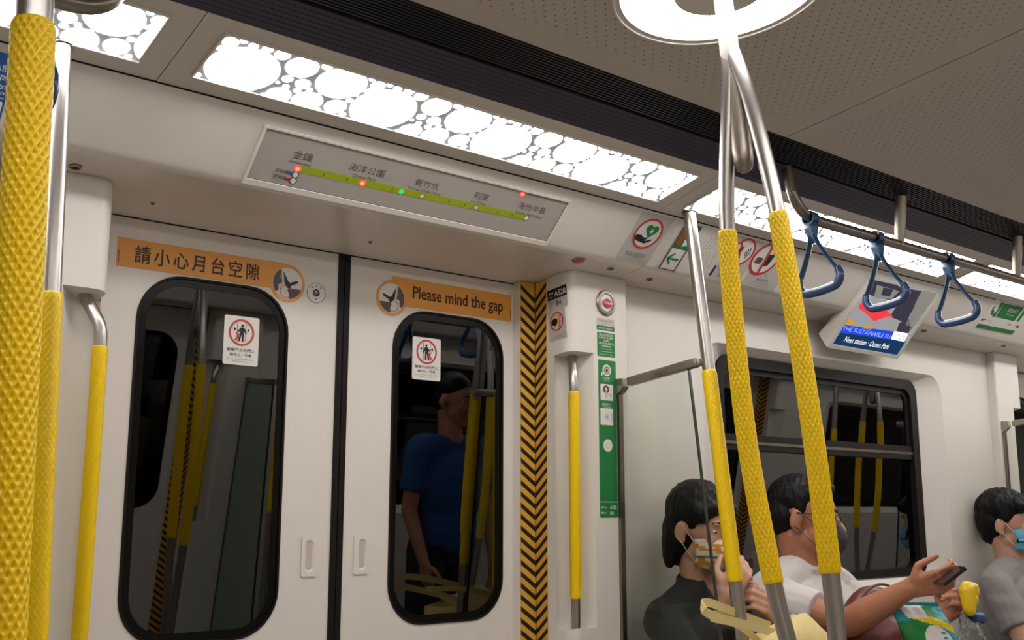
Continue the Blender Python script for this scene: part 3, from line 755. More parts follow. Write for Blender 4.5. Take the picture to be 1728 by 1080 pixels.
def led(x, y, m, core=None, r=0.0062):
    c = Zm(x, y); d = sg.add('station_lamp', [circ(c[0], c[1], r, 20)], m, 4)
    if core:
        vs, fs = poly_data([circ(c[0], c[1], r * .55, 14)], 0.0022, 0.0026); e = mesh('lamp_core', vs, fs, core, d); e.matrix_parent_inverse = Matrix.Identity(4)
led(302, 250, M['led_red'], M['led_core'], 0.0085); led(628, 322, M['led_red'], M['led_core'], 0.0085); led(1432, 378, M['led_red'], M['led_core'], 0.0075); led(824, 365, M['led_green'], None, 0.0065)
for x, y in ((927, 387), (1199, 444), (1452, 498)):
    c = Zm(x, y); sg.add('station_dot', [circ(c[0], c[1], 0.0068, 18)], M['grey_ink'], 3); sg.add('station_dot', [circ(c[0], c[1], 0.0054, 18)], M['paper'], 4)
p0, p1, p2 = Zm(302, 250), Zm(292, 281), Zm(280, 311)
sg.add('interchange', bar(*p0, *p2, 0.0135), M['grey_ink'], 1)
for p in (p1, p2): sg.add('station_dot', [circ(p[0], p[1], 0.0085, 18)], M['grey_ink'], 3); sg.add('station_dot', [circ(p[0], p[1], 0.0062, 18)], M['paper'], 4)
sg.add('branch_stub', bar(p1[0] - 0.020, p1[1] + 0.002, p1[0] - 0.007, p1[1] + 0.001, 0.008), M['blueink'], 2)
sg.add('branch_stub', bar(p2[0] - 0.020, p2[1] + 0.001, p2[0] - 0.007, p2[1], 0.007), M['red'], 2)
def stn(zh, en, x, y, w):
    c = Zm(x, y); sg.text(zh, c[0], c[1] + .002, w, 0.0195, M['grey_ink'], 2); return c
for zh, en, x, y, w, x2, y2, w2 in (('金鐘', 'Admiralty', 330, 190, .046, 315, 222, .054), ('海洋公園', 'Ocean Park', 652, 262, .090, 640, 294, .060), ('黃竹坑', 'Wong Chuk Hang', 952, 333, .066, 940, 362, .092), ('利東', 'Lei Tung', 1226, 393, .044, 1212, 421, .044), ('海怡半島', 'South Horizons', 1480, 452, .088, 1466, 480, .088)):
    stn(zh, en, x, y, w); c = Zm(x2, y2); sg.text(en, c[0], c[1] - .001, w2, 0.0090, M['grey_ink'], 2)
for zh, en, x, y in (('港島綫', 'Island Line', 222, 262), ('荃灣綫', 'Tsuen Wan Line', 212, 292)):
    c = Zm(x, y); sg.text(zh, c[0], c[1], 0.030, 0.0095, M['grey_ink'], 2); sg.text(en, c[0] - 0.002, c[1] - 0.0095, 0.034, 0.0045, M['soft_ink'], 2)
c = Zm(1490, 392); sg.text('此邊車門開啟', c[0], c[1] + 0.003, 0.044, 0.008, M['soft_ink'], 2); sg.text('Doors open on this side', c[0], c[1] - 0.006, 0.048, 0.005, M['soft_ink'], 2)
c = Zm(1592, 412); sg.add('line_symbol', ring_loops(c[0] - 0.026, c[1], 0.005, 0.0066, 18), M['soft_ink'], 2); sg.text('South Island', c[0] + 0.010, c[1], 0.050, 0.008, M['soft_ink'], 2)

# ------------------------------------------------------------------ orange warning films on the door leaves
def gap_picture(s, c, r, flip):
    """shoe stepping over the gap: dark train edge, foot, platform block, dashed circle"""
    f = -1 if flip else 1; X = lambda x, y: (c[0] + f * x * r, c[1] + y * r)
    def clipc(pts):
        out = []
        for x, y in pts:
            d = math.hypot(x, y); k = min(1, 0.985 / max(d, 1e-6)); out.append(X(x * k, y * k))
        return out[::-1] if flip else out
    arc = lambda a0, a1, n=10: [(math.cos(math.radians(a0 + (a1 - a0) * k / n)), math.sin(math.radians(a0 + (a1 - a0) * k / n))) for k in range(n + 1)]
    s.add('train_edge', [clipc(arc(122, 216) + [(-.62, -.50), (-.62, -.12), (-.42, -.02), (-.42, .16), (-.50, .30), (-.50, .84)])], M['grey_ink'], 3)
    s.add('door_line', [[X(*p) for p in ((-.44, .86), (-.47, .86), (-.40, -.1), (-.37, -.1))][::(-1 if flip else 1)]], M['soft_ink'], 4)
    s.add('platform_block', [clipc([(.10, -.30), (.93, -.30)] + arc(-20, -84) + [(.10, -.62), (.0, -.42)])], M['grey_ink'], 3)
    s.add('shoe', [[X(*p) for p in ((-.30, .72), (-.34, .66), (-.18, -.10), (.06, -.30), (.16, -.26), (.20, -.06), (.66, .24), (.70, .12), (.62, .06), (.24, -.18), (.13, -.34), (.0, -.34), (-.02, .06))][::(-1 if flip else 1)]] if False else
          [[X(*p) for p in ((-.32, .72), (-.22, -.02), (.02, -.30), (.16, -.30), (.26, -.10), (.70, .10), (.66, .24), (.46, .18), (.16, .06), (.04, .10))][::(-1 if flip else 1)]], M['ink'], 5)
    s.add('gap_ring', [circ(*X(-.12, -.52), r * .40, 24), circ(*X(-.12, -.52), r * .365, 24)], M['red'], 4)
def orange_film(label, txt, rc, cc, cr_, text_box, flip, h=0.0):
    s = Sign('warning_sign', P_DOOR, cc, label, 'sign', h=h)
    u0, v0, u1, v1 = q4(s, *rc); v0, v1 = v0, v1
    outer = rrect(u0, v0, u1, v1, 0.002)
    body = [(u0, v0), (u1, v0), (u1, v1), (u0, v1)]
    if flip: body = [(0.0, v0), (u1, v0), (u1, v1), (0.0, v1)]
    else: body = [(u0, v0), (0.0, v0), (0.0, v1), (u0, v1)]
    s.base([body], M['orange']); s.add('orange_disc', [circ(0, 0, cr_, 44)], M['orange'], 1)
    s.add('picture_ground', [circ(0, 0, cr_ * 0.84, 40)], M['paper'], 2); gap_picture(s, (0, 0), cr_ * 0.84, flip)
    l, r_, h_ = text_box
    a = s.L(*l); b = s.L(*r_); s.text(txt, (a[0] + b[0]) / 2, (a[1] + b[1]) / 2, abs(b[0] - a[0]), h_, M['ink'], 3, bold=0.010 if not flip else 0.012, space=1.0 if flip else 1.32)
    e = (u1 - 0.004) if flip else (u0 + 0.004); s.add('small_print', [rect(e - 0.0006, v0 + 0.008, e + 0.0006, v0 + 0.036)], M['ink'], 2)
orange_film('orange warning film with dark Chinese lettering, left door leaf', '請小心月台空隙', ((198.5, 399), (455, 441), (455, 485.5), (196.5, 448)), (485, 478.5), 0.0468, ((227, 430), (438, 459), 0.0405), False)
orange_film('orange warning film reading Please mind the gap, right door leaf', 'Please mind the gap', ((660, 478), (863, 487), (862.5, 537.5), (660, 520)), (660.5, 503), 0.0472, ((696, 501), (848, 516), 0.044), True)

def lean_sticker(label, corners, flip):
    cx = sum(c[0] for c in corners) / 4; cy = sum(c[1] for c in corners) / 4
    s = Sign('door_sticker', P_DOOR, (cx, cy), label, 'sticker', 'no leaning stickers on the door windows', h=-0.0034)
    u0, v0, u1, v1 = q4(s, *corners); w = u1 - u0; h = v1 - v0; del s.root
    s.base([rrect(u0, v0, u1, v1, 0.005)], M['paper'])
    rc = (0, v1 - 0.335 * h); R_ = 0.36 * w; f = -1 if flip else 1
    s.add('red_ring', ring_loops(rc[0], rc[1], R_ * 0.86, R_), M['red'], 3)
    for sx in (-1, 1): s.add('door_leaf_mark', [rect(*sorted((rc[0] + sx * R_ * .30, rc[0] + sx * R_ * .36)) [0:1], rc[1] - R_ * .7, max(rc[0] + sx * R_ * .30, rc[0] + sx * R_ * .36), rc[1] + R_ * .72)], M['soft_ink'], 2)
    P = lambda x, y: (rc[0] + f * x * R_, rc[1] + y * R_)
    s.add('figure_head', [circ(*P(.05, .52), R_ * .10, 14)], M['phone'], 4)
    fig = [P(*p) for p in ((-.08, .38), (.18, .38), (.40, -.05), (.33, -.09), (.16, .16), (.16, -.70), (.06, -.70), (.04, -.16), (-.02, -.16), (-.14, -.68), (-.24, -.66), (-.10, .14), (-.28, .02), (-.34, .08))]
    s.add('figure', [fig[::f]], M['phone'], 4)
    for k in ((-.18, -.10, -.50, -.62), (-.42, .0, -.14, -.60)): s.add('figure_trail', bar(*P(k[0], k[1]), *P(k[2], k[3]), R_ * .09), M['red'], 3)
    for sx in (-1, 1):
        q = (rc[0] + sx * R_ * .55, rc[1] + .22 * R_); t = R_ * .13
        s.add('arrow', [[(q[0] - sx * t, q[1]), (q[0] + sx * t * .4, q[1] + t), (q[0] + sx * t * .4, q[1] - t)][::-sx]], M['phone'], 3)
    s.text('當車門正在關上', 0, v0 + .305 * h, .80 * w, .066 * h, M['grey_ink'], 2, bold=0.01)
    s.text('請勿上╱落車', 0, v0 + .205 * h, .62 * w, .066 * h, M['grey_ink'], 2, bold=0.01)
    s.text('Do not board or alight when', 0, v0 + .115 * h, .76 * w, .032 * h, M['grey_ink'], 2); s.text('doors are closing', 0, v0 + .07 * h, .46 * w, .032 * h, M['grey_ink'], 2)
lean_sticker('white sticker with red ring and walking figure, left door window', ((380.5, 530), (440.5, 537.5), (434, 619.5), (376, 612)), False)
lean_sticker('white sticker with red ring and walking figure, right door window', ((697.8, 566.5), (745.8, 573.5), (742.8, 645), (696, 637.5)), True)
s = Sign('door_sticker', P_DOOR, (533.5, 494.5), 'small round white sticker with dark centre beside the orange film', 'sticker')
s.base([circ(0, 0, 0.0258, 32)], M['paper'])
s.add('rim', ring_loops(0, 0, 0.0246, 0.0258, 32), M['soft_ink'], 2); s.add('dark_centre', [circ(0, 0.0, 0.0092, 20)], M['ink'], 2); s.add('pictogram', [circ(-0.001, 0.0, 0.0048, 14)], M['greypaper'], 3); s.add('pictogram', [rect(-0.002, -0.004, 0.002, 0.001)], M['ink'], 4)
for x, y in ((0, .0165), (-.012, .0135), (.012, .0135), (0, -.016)): s.add('mark', [rect(x - .0022, y - .0018, x + .0022, y + .0018)], M['soft_ink'], 2)

# ------------------------------------------------------------------ pillar: number plate, no-touching sticker, alarm knob, green instructions
def rvsign(name, plane, corners, label, cat, group=None, h=0.0):
    cx = sum(c[0] for c in corners) / 4; cy = sum(c[1] for c in corners) / 4
    s = Sign(name, plane, (cx, cy), label, cat, group, h); return s, q4(s, *corners)
s, (u0, v0, u1, v1) = rvsign('number_plate', P_REV, ((924.5, 489), (957, 481), (957.5, 516), (925, 524)), 'small number plate A520 B4 on the white pillar beside the hazard stripes', 'plate')
s.base([rrect(u0, v0, u1, v1, 0.001)], M['greypaper']); vm = (v0 + v1) / 2 - 0.001
s.add('black_half', [rect(u0, vm, u1, v1)], M['phone'], 1)
w = u1 - u0; h = v1 - v0
s.text('A520', u0 + .66 * w, vm + .24 * h, .58 * w, .28 * h, M['paper'], 2, bold=0.02); s.text('車廂', u0 + .20 * w, vm + .32 * h, .24 * w, .12 * h, M['paper'], 2); s.text('Car', u0 + .18 * w, vm + .14 * h, .20 * w, .08 * h, M['paper'], 2)
s.text('B4', u0 + .56 * w, v0 + .25 * h, .27 * w, .24 * h, M['grey_ink'], 2, bold=0.02); s.text('車門', u0 + .18 * w, v0 + .33 * h, .22 * w, .1 * h, M['soft_ink'], 2); s.text('Door', u0 + .18 * w, v0 + .17 * h, .22 * w, .07 * h, M['soft_ink'], 2)
s, (u0, v0, u1, v1) = rvsign('no_touching_sticker', P_REV, ((925.5, 523), (956.5, 516.5), (953.5, 570), (926.5, 577)), 'grey sticker with a hand in a red ring below the number plate', 'sticker')
s.base([rect(u0, v0, u1, v1)], M['greypaper']); w = u1 - u0; h = v1 - v0; R_ = .38 * w; c = (0.0, v1 - .42 * h)
s.add('red_ring', ring_loops(*c, R_ * .86, R_), M['red'], 3)
s.add('hand', [[(c[0] - R_ * .82, c[1] - R_ * .25), (c[0] - R_ * .2, c[1] - R_ * .45), (c[0] + R_ * .1, c[1] - R_ * .1), (c[0] + R_ * .1, c[1] + R_ * .2), (c[0] - R_ * .3, c[1] + R_ * .42), (c[0] - R_ * .8, c[1] + R_ * .2)]], M['phone'], 2)
s.add('door_edge', [rect(c[0] + R_ * .12, c[1] - R_ * .6, c[0] + R_ * .4, c[1] + R_ * .75)], M['haz_y'], 2); s.add('slash', bar(c[0] + R_ * .55, c[1] + R_ * .55, c[0] + R_ * .35, c[1] - R_ * .75, R_ * .1), M['red'], 3)
s.text('小心車門夾手', 0, v0 + .11 * h, .8 * w, .06 * h, M['soft_ink'], 2); s.text('Keep hands off the door', 0, v0 + .04 * h, .8 * w, .03 * h, M['soft_ink'], 2)

kp = P_FACE.px(1021.5, 511.5)
knob = empty('alarm_knob', P_FACE.pt(kp[0], kp[1], 0.0), 'round metal alarm knob with red centre on the white pillar', 'knob')
def lathe(name, prof, plane, c, m, parent, n=40):
    vs = []; fs = []
    for r, hh in prof:
        for k in range(n): vs.append(plane.pt(c[0] + r * math.cos(2 * PI * k / n), c[1] + r * math.sin(2 * PI * k / n), hh))
    for i in range(len(prof) - 1):
        for k in range(n): fs.append((i * n + k, i * n + (k + 1) % n, (i + 1) * n + (k + 1) % n, (i + 1) * n + k))
    fs.append(tuple((len(prof) - 1) * n + k for k in range(n)))
    bm = bmesh.new(); bv = [bm.verts.new(v) for v in vs]; [bm.faces.new([bv[i] for i in f]) for f in fs]
    return from_bm(name, bm, m, parent, smooth=True, angle=0.6)
lathe('bezel', [(0.0375, -0.001), (0.0375, 0.003), (0.034, 0.007), (0.027, 0.0075), (0.026, 0.004)], P_FACE, kp, M['satin'], knob)
lathe('dish', [(0.026, 0.003), (0.024, 0.0052), (0.015, 0.0055)], P_FACE, kp, M['paper'], knob)
lathe('red_button', [(0.0145, 0.004), (0.0143, 0.0075), (0.0130, 0.009)], P_FACE, (kp[0] + .002, kp[1] - .002), M['red'], knob)
vs, fs = poly_data([rect(-.0205, -.006, .0205, .006)], 0.0080, 0.0105); o = mesh('red_bar', [P_FACE.pt(kp[0] + .002 + v[0], kp[1] - .002 + v[1], v[2]) for v in vs], fs, M['red'], knob)
vs, fs = text_data('緊急掣', 0.02); xs = [v[0] for v in vs]; ys = [v[1] for v in vs]
mesh('lettering', [P_FACE.pt(kp[0] + .002 + ((v[0] - (min(xs) + max(xs)) / 2) / (max(xs) - min(xs))) * .034, kp[1] - .002 + ((v[1] - (min(ys) + max(ys)) / 2) / (max(ys) - min(ys))) * .0075, 0.0108) for v in vs], fs, M['paper'], knob)

s, (u0, v0, u1, v1) = rvsign('instruction_label', P_FACE, ((1007, 537), (1036.5, 538.5), (1036, 559), (1006.5, 557)), 'small pale label with green strip just below the alarm knob', 'label')
s.base([rect(u0, v0 + .0005, u1, v1)], M['greypaper']); w = u1 - u0; h = v1 - v0
s.add('green_strip', [rect(u0, v0 + .0005, u1, v0 + .38 * h)], M['green'], 1); s.text('緊急開門掣', 0, v0 + .78 * h, .78 * w, .17 * h, M['soft_ink'], 2); s.text('Emergency', 0, v0 + .54 * h, .5 * w, .10 * h, M['soft_ink'], 2); s.text('Break cover', 0, v0 + .19 * h, .76 * w, .15 * h, M['paper'], 2)
s, (u0, v0, u1, v1) = rvsign('instruction_label', P_FACE, ((1007.5, 560.5), (1037, 563), (1037.5, 603.5), (1008, 600.5)), 'square green label with lines of white print, between knob and long green label', 'label')
s.base([rrect(u0, v0, u1, v1, .002)], M['green']); w = u1 - u0; h = v1 - v0
for k, (t, wd, hh) in enumerate((('緊急使用說明', .8, .13), ('如遇緊急事故', .84, .08), ('請按', .3, .08), ('通話及開門', .84, .10), ('列車職員會回覆', .56, .08), ('In emergency push button', .6, .05), ('to speak to the driver', .8, .05), ('and wait for reply', .8, .05))):
    s.text(t, 0, v1 - (.11 + .115 * k) * h, wd * w, hh * h, M['paper'], 1)
s, (u0, v0, u1, v1) = rvsign('instruction_label', P_FACE, ((1009, 607), (1038, 609), (1043, 872.5), (1013, 874)), 'long green instruction label with picture panels down the white pillar', 'label')
s.base([rrect(u0, v0, u1, v1, .003)], M['green']); w = u1 - u0; h = v1 - v0
Lp = lambda x, y: s.L(900 + x / 2.4556, 460 + y / 2.4545)
c = Lp(303, 405); s.add('round_picture', [circ(c[0], c[1], .0165, 24)], M['paper'], 1); s.add('picture_ring', ring_loops(c[0], c[1], .007, .0115, 22), M['soft_ink'], 2); s.add('picture_dot', [circ(c[0], c[1], .005, 14)], M['maroon'], 2)
for y0, y1 in ((460, 532), (560, 634)):
    a = Lp(277, y0); b = Lp(330, y1); s.add('picture_panel', [rrect(a[0], b[1], b[0], a[1], .003)], M['paper'], 1)
c = Lp(300, 484); s.add('picture_knob', ring_loops(c[0], c[1], .006, .0115, 20), M['maroon'], 2); s.add('picture_finger', [rect(c[0] - .003, c[1] - .026, c[0] + .003, c[1])], M['greypaper'], 3); s.add('picture_arrow', bar(c[0] + .01, c[1] - .012, c[0] + .022, c[1] - .02, .0015), M['soft_ink'], 2)
c = Lp(305, 598); s.add('picture_knob', ring_loops(c[0], c[1], .006, .0075, 18), M['soft_ink'], 2); s.add('picture_knob', [circ(c[0], c[1], .003, 12)], M['soft_ink'], 2); s.add('picture_arrow', bar(c[0] + .018, c[1] + .012, c[0] + .02, c[1] - .012, .0015), M['soft_ink'], 2)
c = Lp(308, 716); s.add('round_spot', [circ(c[0], c[1], .0175, 26)], M['paper'], 1); s.add('spot_mark', ring_loops(c[0], c[1], .0065, .0078, 18), M['greypaper'], 2)
for t, x, y, wd, hh in (('1', 283, 420, .004, .010), ('打開蓋掩', 300, 438, .028, .008), ('2 轉動手掣', 300, 546, .032, .008), ('Turn the handle', 304, 557, .030, .004), ('Open the cover', 302, 449, .028, .004)):
    c = Lp(x, y); s.text(t, c[0], c[1], wd, hh, M['paper'], 1)
c = Lp(310, 950); s.add('white_rule', [rect(u0 + .001, c[1] - .001, u1 - .001, c[1] + .001)], M['greypaper'], 1)
for t, x, y, wd, hh in (('車廂 Car', 292, 972, .022, .006), ('A520', 330, 973, .025, .010), ('車門 Door', 292, 995, .022, .006), ('B4', 325, 996, .013, .010)):
    c = Lp(x, y); s.text(t, c[0], c[1], wd, hh, M['paper'], 1, bold=0.02)

# ------------------------------------------------------------------ stickers along the cove
def cv(name, corners, label, cat='sticker', group=None): return rvsign(name, P_COVE, corners, label, cat, group, h=0.0002)
V = lambda x, y: (1030 + x / 5.2364, 340 + y / 5.2375)
s, (u0, v0, u1, v1) = cv('first_aid_sticker', (V(278, 88), V(562, 150), V(322, 558), V(62, 488)), 'pale sticker, hand holding green heart in a red ring, right of the line map')
s.base([rect(u0, v0, u1, v1)], M['greypaper']); w = u1 - u0; h = v1 - v0; R_ = .40 * w; c = (0.0, v1 - .40 * h)
s.add('red_ring', ring_loops(*c, R_ * .87, R_, 44), M['red'], 3); s.add('white_ground', [circ(*c, R_ * .88, 40)], M['paper'], 2)
hr = []
for k in range(40):
    t = 2 * PI * k / 40; hr.append((c[0] + R_ * (.14 + .030 * 16 * math.sin(t) ** 3 * .95), c[1] + R_ * (.22 + .030 * (13 * math.cos(t) - 5 * math.cos(2 * t) - 2 * math.cos(3 * t) - math.cos(4 * t)))))
s.add('heart', [hr[::-1]], M['green'], 4)
for b_ in (bar(c[0] + R_ * .0, c[1] + R_ * .20, c[0] + R_ * .28, c[1] + R_ * .20, R_ * .10), bar(c[0] + R_ * .14, c[1] + R_ * .06, c[0] + R_ * .14, c[1] + R_ * .34, R_ * .10)): s.add('cross', b_, M['paper'], 5)
s.add('palm', [[(c[0] + R_ * x, c[1] + R_ * y) for x, y in ((-.80, -.18), (-.80, -.45), (-.50, -.55), (.10, -.62), (.52, -.36), (.46, -.28), (.12, -.44), (-.02, -.40), (.12, -.32), (.08, -.24), (-.20, -.26), (-.42, -.14))]], M['phone'], 4)
for t, y, wd, hh in (('緊急救援用品', .165, .64, .045), ('自動體外心臟除顫器', .118, .60, .04), ('AED', .08, .2, .022), ('Automated External Defibrillator', .045, .8, .026)): s.text(t, 0, v0 + y * h, wd * w, hh * h, M['soft_ink'], 2)

s, (u0, v0, u1, v1) = cv('exit_sign', (V(668, 200), V(800, 222), V(560, 606), V(434, 580)), 'narrow framed green and white exit sign with arrow, behind the screen pole', 'sign')
s.base([rect(u0, v0, u1, v1)], M['paper']); w = u1 - u0; h = v1 - v0; vm = v0 + .46 * h
vs, fs = poly_data([rect(u0 - .003, v0 - .003, u1 + .003, v1 + .003), rect(u0, v0, u1, v1)], 0, .003); mesh('frame', vs, fs, M['darksteel'], s.root)
s.add('green_half', [rect(u0, vm, u1, v1)], M['green'], 1); s.add('door_shape', [rect(u0 + .12 * w, vm + .08 * h, u0 + .34 * w, v1 - .12 * h)], M['red'], 2)
s.add('figure', [[(u0 + .55 * w, vm + .06 * h), (u0 + .8 * w, vm + .10 * h), (u0 + .86 * w, vm + .22 * h), (u0 + .7 * w, vm + .34 * h), (u0 + .5 * w, vm + .2 * h)]], M['paper'], 2); s.add('figure_head', [circ(u0 + .72 * w, vm + .40 * h, .06 * w, 12)], M['paper'], 2)
ay = v0 + .23 * h
for b_ in (bar(u0 + .14 * w, ay, u0 + .86 * w, ay, .10 * w), bar(u0 + .13 * w, ay, u0 + .45 * w, ay + .30 * w, .10 * w), bar(u0 + .13 * w, ay, u0 + .45 * w, ay - .30 * w, .10 * w)): s.add('arrow', b_, M['green'], 2)
# loudspeaker holes: a round field of small dark holes
sc_ = P_COVE.px(*V(895, 440)); sp = Sign('loudspeaker', P_COVE, V(895, 440), 'round field of speaker holes in the cove behind the forked pole', 'speaker', h=0.0)
sp.base([circ(0, 0, .060, 40)], M['white'], 0.0005)
vs = []; fs = []
for rr in range(1, 9):
    n = int(rr * 5.5)
    for k in range(n):
        a = 2 * PI * (k + rr * .37) / n; b0 = len(vs); cx, cy = rr * .0071 * math.cos(a), rr * .0071 * math.sin(a)
        for q in range(6): vs.append((cx + .0019 * math.cos(q * PI / 3), cy + .0019 * math.sin(q * PI / 3), .0007))
        fs.append(tuple(range(b0, b0 + 6)))
o = mesh('speaker_hole', vs, fs, M['soft_ink'], sp.root); o['kind'] = 'stuff'
s, (u0, v0, u1, v1) = cv('notice_sticker', (V(925, 562), V(1150, 610), V(1118, 688), V(860, 662)), 'small dark blue notice low on the cove behind the left fork leg')
s.base([rect(u0, v0, u1, v1)], M['navy']); w = u1 - u0; h = v1 - v0; s.text('請保持安靜', u0 + .58 * w, 0.004, .5 * w, .2 * h, M['paper'], 1); s.text('Keep quiet', u0 + .52 * w, -.25 * h, .3 * w, .13 * h, M['paper'], 1)
def ring_sticker(label, corners, cpx, pic, lines):
    s, (u0, v0, u1, v1) = cv('prohibition_sticker', corners, label); s.base([rect(u0, v0, u1, v1)], M['greypaper']); w = u1 - u0; h = v1 - v0
    c = s.L(*cpx); R_ = .37 * w; s.add('white_ground', [circ(*c, R_ * .9, 40)], M['paper'], 1); s.add('red_ring', ring_loops(*c, R_ * .86, R_, 44), M['red'], 3)
    pic(s, c, R_)
    for t, y, wd, hh in lines: s.text(t, 0, v0 + y * h, wd * w, hh * h, M['soft_ink'], 2)
def pic_noise(s, c, R_):
    s.add('slash', bar(c[0] - R_ * .6, c[1] + R_ * .62, c[0] + R_ * .2, c[1] - R_ * .85, R_ * .13), M['red'], 4)
    for k in range(3):
        r = R_ * (.22 + .16 * k); a = [(c[0] + R_ * .08 + r * math.cos(t), c[1] + r * 1.2 * math.sin(t)) for t in [math.radians(-38 + 76 * j / 8) for j in range(9)]]
        b_ = [(c[0] + R_ * .08 + (r - R_ * .055) * math.cos(t), c[1] + (r - R_ * .055) * 1.2 * math.sin(t)) for t in [math.radians(38 - 76 * j / 8) for j in range(9)]]
        s.add('sound_wave', [a + b_], M['phone'], 3)
    s.add('device', [rect(c[0] - R_ * .45, c[1] - R_ * .35, c[0] - R_ * .15, c[1] + R_ * .35)], M['phone'], 3)
def pic_eat(s, c, R_):
    s.add('slash', bar(c[0] - R_ * .06, c[1] + R_ * .9, c[0] + R_ * .10, c[1] - R_ * .88, R_ * .16), M['red'], 4)
    s.add('burger', [rrect(c[0] - R_ * .66, c[1] - R_ * .34, c[0] - R_ * .16, c[1] + R_ * .04, R_ * .12)], M['grey_ink'], 3)
    s.add('cup', [[(c[0] + R_ * .08, c[1] - R_ * .45), (c[0] + R_ * .46, c[1] - R_ * .30), (c[0] + R_ * .56, c[1] + R_ * .36), (c[0] + R_ * .06, c[1] + R_ * .30)]], M['phone'], 3); s.add('straw', bar(c[0] + R_ * .35, c[1] + R_ * .3, c[0] + R_ * .5, c[1] + R_ * .62, R_ * .08), M['phone'], 3)
ring_sticker('grey no-noise sticker with sound waves in a red ring, between the fork legs', (V(1078, 292), V(1322, 345), V(1158, 739), V(905, 690)), V(1168, 444), pic_noise, (('請將聲量調低', .12, .6, .04),))
ring_sticker('grey no-eating sticker with cup and burger in a red ring, behind the right leg', (V(1356, 351), V(1640, 412), V(1480, 808), V(1196, 745)), V(1366, 508), pic_eat, (('嚴禁飲食', .20, .38, .06), ('No eating or drinking', .125, .5, .03), ('Maximum penalty', .06, .5, .02)))

Vr = lambda x, y: (1380 + x / 4.908, 480 + y / 4.909)
s, (u0, v0, u1, v1) = cv('exit_sticker', (Vr(1462, 118), Vr(1778, 182), Vr(1650, 420), Vr(1302, 352)), 'white sticker with green doors and arrows at the right edge of the frame')
s.base([rect(u0, v0, u1, v1)], M['paper'])
def qd(name, pts, m, lv): s.add(name, [[s.L(*Vr(*p)) for p in pts]], m, lv)
qd('green_bar', ((1328, 322), (1302, 352), (1606, 414), (1632, 384)), M['green'], 1)
qd('green_door', ((1545, 155), (1470, 268), (1625, 303), (1708, 190)), M['green'], 1)
qd('green_post', ((1520, 146), (1440, 262), (1462, 268), (1545, 152)), M['green'], 1); qd('green_post', ((1722, 196), (1640, 304), (1660, 308), (1742, 200)), M['green'], 1)
for x, y, t, wd, hh in ((1612, 218, '緊急出口', .075, .019), (1590, 252, 'Emergency', .055, .010), (1418, 300, '如有火警', .032, .008), (1586, 330, '請勿乘搭', .032, .008)):
    c = s.L(*Vr(x, y)); s.text(t, c[0], c[1], wd, hh, M['paper'] if x > 1585 and y < 300 else M['soft_ink'], 3)
qd('figure', ((1478, 160), (1452, 205), (1468, 232), (1490, 200), (1496, 158)), M['paper'], 3); qd('figure_leg', ((1462, 178), (1440, 206), (1430, 250), (1446, 250), (1462, 214)), M['green'], 2)
for (x, y), f in (((1366, 292), -1), ((1648, 350), 1)):
    c = s.L(*Vr(x, y)); s.add('arrow', [[(c[0] + f * .016, c[1]), (c[0], c[1] + .008), (c[0], c[1] - .008)][::-f]], M['grey_ink'], 2)
    s.add('arrow_tail', [[(c[0], c[1] + .002), (c[0] - f * .02, c[1] + .006), (c[0] - f * .02, c[1] + .003), (c[0], c[1] - .002)][::f]], M['grey_ink'], 2)
# poster at far left
s, (u0, v0, u1, v1) = cv('poster', ((-40, 78), (14, 90), (9, 229), (-48, 215)), 'blue and white poster at the far left edge, partly behind the pole')
s.base([rect(u0, v0, u1, v1)], M['poster']); w = u1 - u0; h = v1 - v0
s.add('white_square', [rrect(u1 - .62 * w, v0 + .13 * h, u1 - .06 * w, v0 + .41 * h, .004)], M['paper'], 1)
for t, y, wd, hh in (('加入我們', .82, .62, .085), ('一同', .70, .62, .07), ('ro more', .59, .62, .055), ('are here', .52, .62, .05), ('Find us now', .455, .55, .03)): s.text(t, u1 - .06 * w - wd * w / 2, v0 + y * h, wd * w, hh * h, M['paper'], 1, bold=0.01)

# ------------------------------------------------------------------ soffit fittings
def soffit_screw(px, label, name='lock_screw', r=0.010, m=None, cat='screw', group=None):
    p = at_z(px[0], px[1], 1.95); root = empty(name, p, label, cat, group); pl = Plane(p, (1, 0, 0), (0, -1, 0))
    pl = Plane(p, (1, 0, 0), (0, 1, 0)); pl.n = Vector((0, 0, -1))
    lathe('collar', [(r, -0.0005), (r, 0.0025), (r * .8, 0.004), (r * .62, 0.004), (r * .58, 0.002)], pl, (0, 0), M['darksteel'], root, 24)
    lathe('core', [(r * .6, 0.001), (r * .56, 0.0028), (r * .3, 0.003)], pl, (0, 0), m or M['black'], root, 20); return root
soffit_screw((1030.5, 453), 'left of two small steel locks in the soffit by the pillar'); soffit_screw((1096, 471), 'right of two small steel locks in the soffit by the pillar')
soffit_screw((127, 280.5), 'round steel lock in the soffit above the left pillar', r=0.0125)
soffit_screw((258, 342), 'tiny screw in the soffit above the left door leaf', r=0.0045); soffit_screw((625, 408), 'tiny screw in the soffit above the door gap', r=0.0045)
soffit_screw((1559, 558), 'steel lock in the soffit just right of the screen', r=0.011); soffit_screw((1694, 583), 'steel lock in the soffit below the green exit sticker', r=0.011)
p = at_z(976, 438.5, 1.95); b_ = empty('indicator_lamp', p, 'oval red indicator lamp in the soffit above the pillar', 'indicator lamp'); pl = Plane(p, (1, 0, 0), (0, 1, 0)); pl.n = Vector((0, 0, -1))
lathe('rim', [(.0195, -.0005), (.0195, .002), (.016, .0035)], pl, (0, 0), M['darksteel'], b_, 28); lathe('red_lens', [(.016, .002), (.0145, .006), (.009, .0085)], pl, (0, 0), M['red'], b_, 28)

